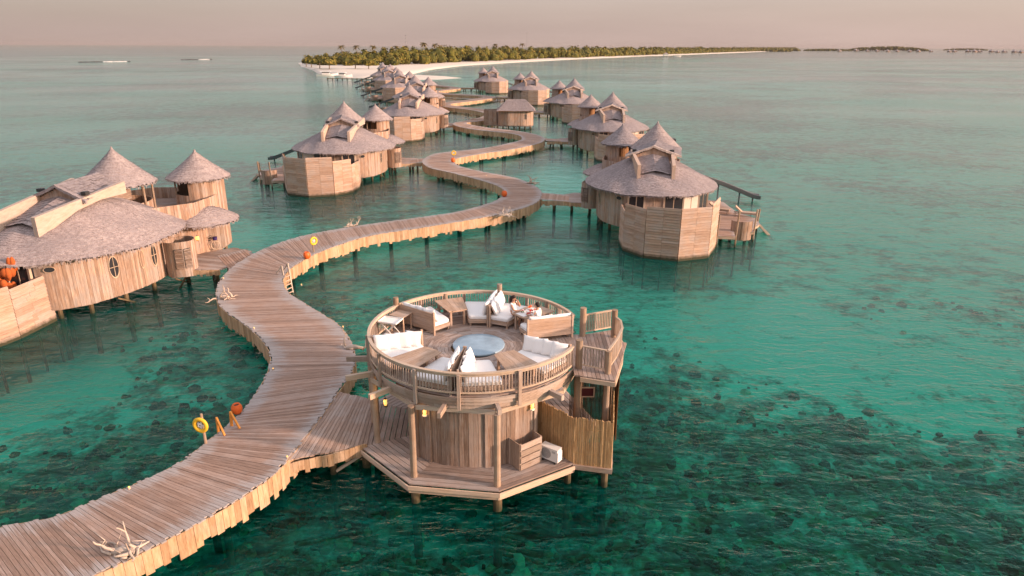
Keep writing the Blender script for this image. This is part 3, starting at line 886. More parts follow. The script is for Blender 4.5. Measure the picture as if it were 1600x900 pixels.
m = MB(); m.tube([(-0.2, 0, 0.2), (0, 0, 0.75)], 0.008, 5); m.tube([(0.2, 0, 0.2), (0, 0, 0.75)], 0.008, 5); m.build('cord', M['dark'], fr)

# slatted bin and outdoor unit on the lower deck
o0 = Vector((0.44, 21.0, ZL + 0.008)); ra = R(38)
bn = tag(empty('slatted_bin', o0, ra), 'open weathered timber bin with wide slats against the pavilion wall', 'bin')
m = MB(); 
for k in range(4):
    z_ = 0.14 + k * 0.265
    m.box((0.0, -0.42, z_), (0.94, 0.03, 0.225)); m.box((0.0, 0.42, z_), (0.94, 0.03, 0.225))
m.build('slats', M['weathered'], bn)
for x_ in (-0.485, 0.485):
    m = MB()
    for k in range(6): m.box((x_, -0.34 + k * 0.136, 0.53), (0.03, 0.128, 1.04))
    m.build('side_panel', M['weathered'], bn)
m = MB()
for x_ in (-0.44, 0.44):
    for y_ in (-0.38, 0.38): m.box((x_, y_, 0.53), (0.05, 0.05, 1.05))
m.build('corner_posts', M['weathered'], bn)
ac = tag(empty('cooling_unit', (1.42, 21.06, ZL + 0.008), R(-36)), 'small off white outdoor cooling unit with a round fan grille beside the slatted bin', 'cooling unit')
m = MB(); m.box((0, 0, 0.33), (0.70, 0.27, 0.50)); m.box((0, 0, 0.586), (0.73, 0.30, 0.02)); m.box((0.30, 0.0, 0.3), (0.16, 0.285, 0.4)); c_ = m.build('casing', M['white'], ac)
m = MB()
for q in range(8):
    r0 = 0.02 + q * 0.024
    n_ = 28
    vs_ = [(-0.12 + rr * math.cos(2 * PI * k / n_), -0.139 - 0.004 * (j > 1), 0.34 + rr * math.sin(2 * PI * k / n_)) for j, rr in enumerate((r0, r0 + 0.014)) for k in range(n_)]
    m.add(vs_, [(k, (k + 1) % n_, n_ + (k + 1) % n_, n_ + k) for k in range(n_)])
m.build('fan_grille', M['greyplastic'], ac)
m = MB()
for k in range(3): m.box((0.20, -0.146, 0.50 - k * 0.03), (0.14, 0.004, 0.008))
m.build('louvres', M['greyplastic'], ac)
m = MB()
for x_ in (-0.25, 0.25): m.box((x_, 0, 0.04), (0.06, 0.30, 0.08))
m.build('feet', M['dark'], ac)

# lanterns
def lantern(name, loc, label, hang=0.0, scale=1.0):
    t = tag(empty(name, loc), label, 'lantern', 'lit lanterns under the terrace')
    m = MB(); m.lathe([(0.055 * scale, -0.10), (0.075 * scale, -0.02), (0.075 * scale, 0.10), (0.05 * scale, 0.15)], 12); m.build('globe', M['lamp'], t, smooth=True)
    m = MB(); m.lathe([(0.08, -0.15), (0.085, -0.105)], 12); m.lathe([(0.06, 0.152), (0.03, 0.19)], 12)
    if hang: m.tube([(0, 0, 0.18), (0, 0, hang)], 0.008, 5)
    m.build('holder', M['white'] if not hang else M['dark'], t)
    return t
for r, a, z, h, lab in ((3.30, -50.5, 3.05, 0, 'lit lantern on the pavilion wall above the slatted bin'), (3.34, -119.5, 3.0, 0, 'lit lantern on the pavilion wall behind the front left post'),
                        (3.75, -148, 2.85, 0.75, 'lit lantern hanging low inside the pavilion entrance'), (3.3, -152, 3.2, 0.45, 'lit lantern hanging higher inside the pavilion entrance')):
    lantern('lantern', pol(r, a, z), lab, h, 0.8)
    p_d = bpy.data.lights.new('lantern_bulb', 'POINT'); p_d.energy = 2.5; p_d.color = (1, 0.6, 0.25); p_d.shadow_soft_size = 0.08
    p_o = bpy.data.objects.new('lantern_bulb', p_d); COL.objects.link(p_o); p_o.location = pol(r + 0.16, a, z + 0.05)

# ramp from the boardwalk
rp = [Vector((-7.95, 20.55, 1.27)), Vector((-7.42, 25.6, 1.27)), Vector((-5.36, 22.02, 0.99)), Vector((-5.62, 25.3, 0.99))]
ramp_o = tag(empty('ramp', (-6.6, 22.5, 0)), 'short grey plank ramp between the boardwalk and the round pavilion', 'ramp')
m = MB(); n = 17
for k in range(n):
    f0, f1 = k / n, (k + 1) / n - 0.006
    a0, a1, b0, b1 = rp[0].lerp(rp[2], f0), rp[0].lerp(rp[2], f1), rp[1].lerp(rp[3], f0), rp[1].lerp(rp[3], f1)
    e = Vector((0, -random.uniform(0, 0.08), random.uniform(-0.006, 0.006))); dn = Vector((0, 0, -0.05))
    m.hexa([a0 + e + dn, a1 + e + dn, a1 + e, a0 + e, b0 - e + dn, b1 - e + dn, b1 - e, b0 - e])
m.build('planks', M['floor'], ramp_o, origin=(-6.6, 22.5, 0))
m = MB(); skirt([rp[0] + Vector((-.15, -0.02, 0)), rp[0].lerp(rp[2], 0.5) + Vector((0, -.09, 0)), rp[2] + Vector((-0.02, -0.08, 0))], 1, 1.10, m, 0.17, 0.24, 0.35, 0.55)
m.build('edge_boards', M['skirt'], ramp_o, origin=(-6.6, 22.5, 0))
for x_, y_ in ((-6.6, 21.6), (-6.4, 25.0)):
    m = MB(); m.tube([(x_, y_, -2.9), (x_, y_, 0.95)], 0.12, 9); m.build('pile', M['pile'], ramp_o, origin=(-6.6, 22.5, 0))
m = MB(); m.beam((-5.3, 21.9, 0.80), (-6.5, 21.6, 0.1), 0.08, 0.1); m.build('brace', M['pale'], ramp_o, origin=(-6.6, 22.5, 0))

# ------------------------------------------------------------------ terrace furniture
def daybed(side):
    """wedge shaped daybed pointing along +x (radially out); side +1 has its backboard on the +y edge"""
    root = empty('daybed', (0, 0, 0))
    r0, r1 = 2.05 - 3.0, 3.78 - 3.0
    ha0, ha1 = 0.42, 0.74
    seat = [(r0, -ha0), (r1, -ha1), (r1, ha1), (r0, ha0)]
    m = MB(); m.prism(seat, 0.24, 0.30)
    for k in range(4):
        a, b = seat[k], seat[(k + 1) % 4]
        m.beam((a[0] * .97, a[1] * .97, 0.19), (b[0] * .97, b[1] * .97, 0.19), 0.04, 0.1)
    m.build('base', M['furniture'], root)
    for (x_, y_) in ((r0 + .08, -ha0 + .07), (r0 + .08, ha0 - .07), (r1 - .1, -ha1 + .12), (r1 - .1, ha1 - .12)):
        m = MB(); m.box((x_, y_, 0.12), (0.07, 0.07, 0.24)); m.build('leg', M['furniture'], root)
    # mattress: soft edged wedge
    m = MB()
    lay = [(0.302, 0.03), (0.33, 0.0), (0.42, 0.0), (0.455, 0.03), (0.462, 0.10)]
    vs_, fs = [], []
    N = 40
    for z, ins in lay:
        for k in range(N):
            f = k / N * 4; e = int(f); t = f - e
            a, b = seat[e], seat[(e + 1) % 4]
            x_, y_ = a[0] + (b[0] - a[0]) * t, a[1] + (b[1] - a[1]) * t
            L_ = math.hypot(x_, y_)
            q = 1 - (ins + 0.02 + (0.05 if t < 0.06 or t > 0.94 else 0)) / max(L_, 0.2)
            vs_.append((x_ * q, y_ * q, z))
    for j in range(len(lay) - 1):
        for k in range(N): fs.append((j * N + k, j * N + (k + 1) % N, (j + 1) * N + (k + 1) % N, (j + 1) * N + k))
    fs.append(tuple((len(lay) - 1) * N + k for k in range(N)))
    m.add(vs_, fs); m.build('mattress', M['cushion'], root, smooth=False)
    m = MB(); s_ = side
    p, q = Vector((r0 - 0.02, s_ * (ha0 + 0.035), 0)), Vector((r1 + 0.02, s_ * (ha1 + 0.035), 0))
    for k in range(5):
        z_ = 0.14 + 0.155 * k + 0.075
        m.beam((p.x, p.y, z_), (q.x, q.y, z_), 0.035, 0.148)
    m.build('backboard', M['furniture'], root)
    m = MB(); d = (q - p).normalized()
    for c in (p - d * 0.035, q):
        m = MB(); m.beam((c.x, c.y, 0), (c.x, c.y, 0.96), 0.07, 0.07); m.build('backboard_post', M['furniture'], root)
    return root
def table():
    root = empty('dining_table', (0, 0, 0))
    r0, r1 = 2.2 - 3.0, 3.66 - 3.0
    m = MB(); n = 5
    for k in range(n):
        f0, f1 = -1 + 2 * k / n, -1 + 2 * (k + 1) / n - 0.012
        c0, c1 = 0.40, 0.62
        q = [(r0 + (0.05 if k in (0, n - 1) else 0), f0 * c0), (r0, f1 * c0), (r1, f0 * c1), (r1, f1 * c1)]
        zb, zt = 0.665, 0.70
        m.hexa([(*q[0], zb), (*q[1], zb), (*q[1], zt), (*q[0], zt), (*q[2], zb), (*q[3], zb), (*q[3], zt), (*q[2], zt)])
    m.build('tabletop', M['furniture'], root)
    m = MB(); m.beam((r0 + .1, 0, 0.63), (r1 - .1, 0, 0.63), 0.5, 0.06); m.build('apron', M['furniture'], root)
    for (x_, y_) in ((r0 + .14, -.28), (r0 + .14, .28), (r1 - .14, -.44), (r1 - .14, .44)):
        m = MB(); m.box((x_, y_, 0.33), (0.08, 0.08, 0.66)); m.build('leg', M['furniture'], root)
    return root
def pillow_mesh():
    m = MB(); n = 10
    vs_, fs = [], []
    for sgn in (1, -1):
        for j in range(n + 1):
            for i in range(n + 1):
                u, v = -1 + 2 * i / n, -1 + 2 * j / n
                th = 0.085 * (max(0, 1 - u ** 4) * max(0, 1 - v ** 4)) ** 0.6 + 0.008
                pin = 1 - 0.07 * (1 - abs(u)) * abs(v) ** 3 ; pin2 = 1 - 0.07 * (1 - abs(v)) * abs(u) ** 3
                dent = 0.02 * math.sin(3 * u + 1) * math.sin(2.3 * v)
                vs_.append((0.29 * u * pin2, sgn * (th + dent * 0.3), 0.29 * v * pin))
    k = (n + 1) ** 2
    for s_ in range(2):
        for j in range(n):
            for i in range(n):
                a = s_ * k + j * (n + 1) + i
                f = (a, a + 1, a + n + 2, a + n + 1)
                fs.append(f if s_ == 1 else f[::-1])
    rim = [i for i in range(n + 1)] + [j * (n + 1) + n for j in range(1, n + 1)] + [n * (n + 1) + i for i in range(n - 1, -1, -1)] + [j * (n + 1) for j in range(n - 1, 0, -1)]
    for a, b in zip(rim, rim[1:] + rim[:1]): fs.append((a, b, k + b, k + a))
    m.add(vs_, fs)
    return m
beds = [  # angle, side of backboard, where
    (134, 1, 'at the back left with its plain backboard to the tray table'),
    (89.5, -1, 'at the back, left half of the pair under the tall rail post'),
    (66.5, 1, 'at the back on which the dark haired woman sits'),
    (26.5, -1, 'with a bare backboard beside the entrance on which the man sits'),
    (-111, 1, 'at the front, left half of the pair behind the front rail'),
    (-84, -1, 'at the front, right half of the pair behind the front rail'),
    (-39.5, 1, 'at the front right nearest the landing gate'),
    (-151.5, -1, 'at the left rail in front of the folded tray table'),
]
short = ['the back left daybed', 'the daybed left of the tall post', "the woman's daybed", "the man's daybed", 'the left front rail daybed', 'the right front rail daybed', 'the front right daybed', 'the left rail daybed']
protoA, protoB, prT = daybed(1), daybed(-1), table()
uA = uB = False
pil = None
pnames = ['inner end', 'inner middle', 'outer middle', 'outer rail end']
for bi, (ang, side, where) in enumerate(beds):
    if side == 1:
        o = protoA if not uA else copy_tree(protoA); uA = True
    else:
        o = protoB if not uB else copy_tree(protoB); uB = True
    o.location = pol(3.0, ang, ZF); o.rotation_euler = (0, 0, R(ang))
    tag(o, 'white cushioned daybed ' + where, 'daybed', 'daybeds around the terrace')
    u = Vector((math.cos(R(ang)), math.sin(R(ang)), 0)); v = Vector((-u.y, u.x, 0)) * side
    npil = 4
    for k in range(npil):
        f = (k + 0.5) / npil
        x_ = -0.80 + 1.5 * f
        y_ = (0.42 + (0.74 - 0.42) * (x_ + .95) / 1.73) - 0.17
        loc = pol(3.0, ang, ZF + 0.47 + 0.255) + u * x_ + v * y_
        if pil is None:
            pil = pillow_mesh().build('pillow', M['cushion'], smooth=True); q = pil
        else:
            q = pil.copy(); COL.objects.link(q)
        q.location = loc
        lean = R(random.uniform(14, 24)) * side
        q.rotation_euler = Matrix.Identity(3).to_euler()
        tw = random.uniform(-0.25, 0.25) + 0.25 * side
        mat = Matrix.Rotation(R(ang) + tw, 3, 'Z') @ Matrix.Rotation(-lean, 3, 'X') @ Matrix.Rotation(random.uniform(-0.12, 0.12), 3, 'Y')
        q.rotation_euler = mat.to_euler()
        tag(q, 'white pillow at the %s of %s' % (pnames[k], short[bi]), 'pillow', 'white pillows on the daybeds')
tabs = [(111.5, 'bare weathered table at the back left of the terrace'), (42.5, 'table laid with food between the woman and the man'),
        (-129.5, 'wide bare table by the front left rail'), (-60.5, 'orange brown bare table by the front right rail')]
for i, (ang, lab) in enumerate(tabs):
    o = prT if i == 0 else copy_tree(prT)
    o.location = pol(3.0, ang, ZF); o.rotation_euler = (0, 0, R(ang))
    tag(o, lab, 'table', 'terrace tables')
# service table and folding tray table on the left
sv = tag(empty('side_table', pol(3.5, 152, ZF), R(152)), 'narrow side table against the left rail behind the folding tray table', 'table')
m = MB()
for k in range(3): m.box((0, -0.22 + 0.22 * k, 0.70), (0.68, 0.212, 0.03))
m.build('tabletop', M['furniture'], sv)
for x_ in (-.3, .3):
    for y_ in (-.26, .26): m = MB(); m.box((x_, y_, 0.342), (0.05, 0.05, 0.684)); m.build('leg', M['furniture'], sv)
ty = tag(empty('tray_table', pol(3.5, 165, ZF), R(162)), 'whitewashed folding tray table on crossed legs by the left rail', 'tray table')
m = MB(); m.box((0, 0, 0.70), (0.78, 0.60, 0.025))
for y_ in (-.3, .3): m.box((0, y_, 0.73), (0.80, 0.025, 0.05))
for x_ in (-.39, .39): m.box((x_, 0, 0.73), (0.025, 0.575, 0.05))
m.build('tray', M['white'], ty)
for y_, s_ in ((-.24, 1), (.24, 1), (-.19, -1), (.19, -1)):
    m = MB(); m.beam((-0.36 * s_, y_, 0.0), (0.30 * s_, y_, 0.68), 0.03, 0.045); m.build('leg', M['white'], ty)
bo = tag(empty('bench_pad', pol(3.55, -175.5, ZF), R(4)), 'flat white pad on a low box at the left rail below the tray table', 'bench pad')
m = MB(); m.box((0, 0, 0.2), (0.66, 0.5, 0.4)); m.build('box', M['furniture'], bo)
m = MB(); m.ellipsoid((0, 0, 0.46), (0.36, 0.28, 0.06), 24, 8, power=0.35); m.build('pad', M['cushion'], bo, smooth=True)

# the meal
def at_t2(dx, dy, dz=0.70):
    u = Vector((math.cos(R(42.5)), math.sin(R(42.5)), 0)); v = Vector((-u.y, u.x, 0))
    return pol(3.0, 42.5, ZF + dz + 0.002) + u * dx + v * dy
rn = MB(); rn.box((0, 0, 0.006), (1.0, 0.46, 0.008))
tag(rn.build('table_runner', M['cushion'], loc=at_t2(-.22, 0), ), 'white cloth runner laid on the dining table', 'runner').rotation_euler = (0, 0, R(42.5))
def plate(loc, food, lab, rad=0.13):
    t = tag(empty('plate', loc), lab, 'plate', 'plates of food')
    m = MB(); m.lathe([(rad * .6, 0.012), (rad * .62, 0.016), (rad, 0.034), (rad * .98, 0.038), (rad * .6, 0.022), (0.0, 0.022)], 20); m.build('dish', M['white'], t, smooth=True)
    m = MB()
    for k in range(9):
        a = random.uniform(0, 6.3); q = random.uniform(0, rad * .55)
        m.ellipsoid((q * math.cos(a), q * math.sin(a), 0.04), (0.03, 0.025, 0.022), 8, 5)
    m.build('food', M[food], t, smooth=True)
plate(at_t2(-.40, .17), 'leaf_green', 'small plate of greens nearest the woman')
plate(at_t2(-.36, -.15), 'red', 'small plate of red food in front of the man')
plate(at_t2(-.10, .06), 'red', 'large platter of red food in the middle of the table', 0.19)
plate(at_t2(.16, -.05), 'orange', 'plate of orange food at the outer end of the table', 0.15)
for i, (dx, dy) in enumerate(((-.52, .04), (-.22, -.20))):
    t = tag(empty('drinking_glass', at_t2(dx, dy)), ('red drink in a stemmed glass near the woman', 'red drink in a stemmed glass near the man')[i], 'glass', 'drinks on the table')
    m = MB(); m.lathe([(0.035, 0.0), (0.033, 0.006), (0.006, 0.012), (0.006, 0.09), (0.035, 0.13), (0.04, 0.2)], 12); m.build('bowl', M['white'], t, smooth=True)
    m = MB(); m.lathe([(0.02, 0.125), (0.042, 0.15), (0.042, 0.19)], 12); m.build('drink', M['red'], t, smooth=True)
fl = tag(empty('flower_bowl', at_t2(.02, .17)), 'bowl of orange and red flowers on the laid table', 'flowers')
m = MB(); m.lathe([(0.05, 0.0), (0.10, 0.05), (0.11, 0.08)], 14); m.build('bowl', M['white'], fl)
m = MB()
for k in range(14):
    a = random.uniform(0, 6.3); q = random.uniform(0, .1); m.ellipsoid((q * math.cos(a), q * math.sin(a), .11 + random.uniform(0, .06)), (0.03,) * 3, 7, 5)
m.build('blooms', M['orange'], fl, smooth=True)

# ------------------------------------------------------------------ people
def skin_body(name, joints, edges, root_i, mat, parent=None, loc=None, sub=2):
    me = bpy.data.meshes.new(name + '_cage')
    me.from_pydata([j[0] for j in joints], edges, [])
    o = bpy.data.objects.new(name + '_cage', me); COL.objects.link(o)
    md = o.modifiers.new('skin', 'SKIN')
    md.use_smooth_shade = True
    if not me.skin_vertices: me.skin_vertices.new() if hasattr(me.skin_vertices, 'new') else None
    sv_ = me.skin_vertices[0].data
    for i, j in enumerate(joints):
        rr = j[1] if hasattr(j[1], '__len__') else (j[1], j[1])
        sv_[i].radius = rr
        sv_[i].use_root = (i == root_i)
    s2 = o.modifiers.new('sub', 'SUBSURF'); s2.levels = sub; s2.render_levels = sub
    dg = bpy.context.evaluated_depsgraph_get()
    ev = o.evaluated_get(dg)
    me2 = bpy.data.meshes.new_from_object(ev)
    bpy.data.objects.remove(o, do_unlink=True)
    me2.name = name
    me2.materials.clear(); me2.materials.append(mat)
    r_ = bpy.data.objects.new(name, me2); COL.objects.link(r_)
    if parent is not None: r_.parent = parent
    if loc is not None: r_.location = loc
    return r_

def person(name, loc, face, label, pose, shirt_mat, hair_long):
    """seated figure; local +x is where the person faces, origin on the seat"""
    root = tag(empty('person', loc, face), label, 'person')
    J, E_ = [], []
    def j(p, r, par=None):
        J.append((p, r)); i = len(J) - 1
        if par is not None: E_.append((par, i))
        return i
    k = 0.93 if hair_long else 1.0
    pel = j((0, 0, .11), (.15 * k, .12)); wa = j((-.01, 0, .26), (.125 * k, .095), pel); ch = j((.0, 0, .42), (.15 * k, .105), wa)
    nb = j((.015, 0, .545), (.075, .07), ch); nk = j((.03, 0, .61), (.05, .052), nb); he = j((.055, 0, .70), (.075, .09), nk); ht = j((.05, 0, .785), (.072, .085), he)
    for s in (-1, 1):
        sh = j((.01, s * .165 * k, .50), .058, ch)
        el_, wr, ha = pose[s]
        e = j(el_, .042, sh); w = j(wr, .03, e); h = j(ha, (.036, .02), w)
        d = (Vector(ha) - Vector(wr)).normalized(); sd = d.cross(Vector((0, 0, 1)))
        if sd.length < .2: sd = d.cross(Vector((0, 1, 0)))
        sd.normalize()
        for q, ln in ((-.03, .052), (-.011, .066), (.009, .07), (.028, .06)):
            b = Vector(ha) + d * .035 + sd * q
            f1 = j(tuple(b), .0085, h); f2 = j(tuple(b + d * ln * .5 + Vector((0, 0, -.008))), .008, f1); j(tuple(b + d * ln + Vector((0, 0, -.022))), .007, f2)
        tb = Vector(ha) - d * .01 + sd * .04 * s
        t1 = j(tuple(tb), .010, h); j(tuple(tb + d * .04 + sd * .018 * s), .008, t1)
        hp = j((.04, s * .085, .085), .085, pel); kn = j((.44, s * .095, .075), .062, hp); an = j((.40 + .06 * s, s * .095, -.33), .04, kn); j((.53 + .06 * s, s * .10, -.40), (.038, .028), an)
    skin_body('body', J, E_, pel, M['skin'], root)
    # clothes follow the same trunk, a little larger
    J2 = [J[pel], J[wa], J[ch], J[nb]]; g = 0.016
    jj = [((0, 0, .06), (.17 * k, .14)), ((-.01, 0, .26), (.125 * k + g, .095 + g)), ((0, 0, .42), (.15 * k + g, .105 + g)), ((.012, 0, .53), (.085, .08))]
    ee = [(0, 1), (1, 2), (2, 3)]
    for s in (-1, 1):
        jj.append(((.01, s * .165 * k, .50), .072)); ee.append((2, len(jj) - 1))
        el_ = pose[s][0]; q = 0.25 if hair_long else 0.85
        mid = tuple(Vector((.01, s * .165 * k, .50)).lerp(Vector(el_), q)); jj.append((mid, .056)); ee.append((len(jj) - 2, len(jj) - 1))
        if hair_long:
            jj.append(((.26, s * .09, .08), .098)); ee.append((0, len(jj) - 1)); jj.append(((.42, s * .09, .06), .09)); ee.append((len(jj) - 2, len(jj) - 1))
    skin_body('dress' if hair_long else 'shirt', jj, ee, 0, M[shirt_mat], root)
    if not hair_long:
        jj = [((0, 0, .09), (.17, .135))]; ee = []
        for s in (-1, 1):
            jj.append(((.06, s * .09, .09), .10)); ee.append((0, len(jj) - 1)); jj.append(((.36, s * .095, .085), .08)); ee.append((len(jj) - 2, len(jj) - 1))
        skin_body('shorts', jj, ee, 0, M['purple'], root)
    m = MB(); m.ellipsoid((.035, 0, .775), (.098, .085, .085), 16, 10); m.ellipsoid((.0, 0, .73), (.075, .08, .09), 14, 8)
    if hair_long:
        m.tube([(-.05, 0, .78), (-.085, 0, .66), (-.11, .03, .50), (-.12, .04, .36)], [.07, .085, .075, .03], 12)
        m.tube([(.02, .07, .74), (.03, .10, .60), (.07, .115, .44)], [.035, .045, .015], 8)
    m.build('hair', M['hair_dark'], root, smooth=True)
    m = MB()
    for s in (-1, 1): m.ellipsoid((.142, s * .032, .725), (.010, .014, .009), 8, 5)
    m.build('eyes', M['dark'], root)
    m = MB(); m.ellipsoid((.15, 0, .665), (.012, .026, .008), 8, 5); m.build('mouth', M['red'], root)
    m = MB(); m.ellipsoid((.157, 0, .697), (.018, .013, .022), 8, 6); m.build('nose', M['skin'], root, smooth=True)
    for s in (-1, 1): m = MB(); m.ellipsoid((.055, s * .09, .705), (.018, .010, .03), 8, 6); m.build('ear', M['skin'], root, smooth=True)
    return root
wl_, ml_ = pol(2.62, 57.5, ZF + 0.465), pol(2.78, 30.0, ZF + 0.465)
fw = math.atan2((ml_ - wl_).y, (ml_ - wl_).x)
person('woman', wl_, fw + R(8), 'dark haired woman in a white dress at the laid table, hand at her chin',
       {-1: ((.20, -.24, .30), (.36, -.16, .30), (.43, -.13, .30)), 1: ((.22, .22, .34), (.19, .12, .56), (.165, .08, .625))}, 'cushion', True)
person('man', ml_, fw + PI + R(6), 'man in a white shirt and dark shorts seated at the laid table',
       {-1: ((.17, -.26, .27), (.38, -.18, .27), (.46, -.15, .275)), 1: ((.16, .25, .28), (.36, .15, .27), (.43, .11, .275))}, 'white', False)

# ------------------------------------------------------------------ over-water villas
def wall_strip(mb, pts, z0, z1, w=0.2, th=0.05, zt=None, gap=0.01, out=0.012, jz=0.03):
    """upright boards along a line; pts (x, y); z1 may be a function of the fraction along the line"""
    acc = [0.0]
    for a, b in zip(pts, pts[1:]): acc.append(acc[-1] + math.dist(a, b))
    A = np.array(acc); E_ = np.array(pts, dtype=float)
    n = max(1, int(acc[-1] / w))
    for k in range(n):
        q0, q1 = acc[-1] * k / n, acc[-1] * (k + 1) / n
        a = Vector((np.interp(q0, A, E_[:, 0]), np.interp(q0, A, E_[:, 1]), 0)); b = Vector((np.interp(q1, A, E_[:, 0]), np.interp(q1, A, E_[:, 1]), 0))
        if (b - a).length < 1e-3: continue
        d = (b - a).normalized(); nr = Vector((d.y, -d.x, 0)); o = random.uniform(-out, out)
        top = z1((q0 + q1) / 2 / acc[-1]) if callable(z1) else z1
        c = (a + b) / 2 + nr * o
        mb.beam((c.x, c.y, z0 + random.uniform(-jz, jz)), (c.x, c.y, top), th, (b - a).length - gap + 0.004, d)

def thatch_shell(mb, pf, n, courses, a0=0.0, a1=2 * PI, lift=0.07, droop=0.10):
    """overlapping courses of palm thatch on the surface pf(angle, t), t = 0 eave, 1 top"""
    for j in range(courses):
        t0, t1 = j / courses, (j + 1.35) / courses
        if t1 > 1: t1 = 1.0
        for k in range(n):
            b0, b1 = a0 + (a1 - a0) * (k - 0.08) / n, a0 + (a1 - a0) * (k + 1.08) / n
            dt = random.uniform(-0.28, 0.10) / courses
            l = random.uniform(0.4, 1.0) * lift
            p = [Vector(pf(b0, max(-0.02, t0 + dt))), Vector(pf(b1, max(-0.02, t0 + dt))), Vector(pf(b1, t1)), Vector(pf(b0, t1))]
            up = Vector((0, 0, l)); lo = Vector((0, 0, 0.004 * random.random()))
            q = [p[0] + up, p[1] + up, p[2] + lo, p[3] + lo]
            r = random.random()
            mb.add(q, [(0, 1, 2, 3)], r)
            if j == 0:      # loose straw hanging from the eave
                for _ in range(2):
                    f = random.random(); c0 = q[0].lerp(q[1], f); c1 = q[0].lerp(q[1], min(1, f + .35)); dn = Vector((0, 0, -random.uniform(.08, .26)))
                    mb.add([c0, c1, c1.lerp(c0, .3) + dn, c0.lerp(c1, .2) + dn], [(0, 1, 2, 3)], random.random())
            e = Vector((0, 0, -l - (droop * random.random() if j == 0 else 0.01)))
            mb.add([q[0] + e, q[1] + e, q[1], q[0]], [(0, 1, 2, 3)], r * 0.8)

def ell(cx, cy, rx, ry, n, a0=0, a1=360): return [(cx + rx * math.cos(R(a0 + (a1 - a0) * k / n)), cy + ry * math.sin(R(a0 + (a1 - a0) * k / n))) for k in range(n + 1)]

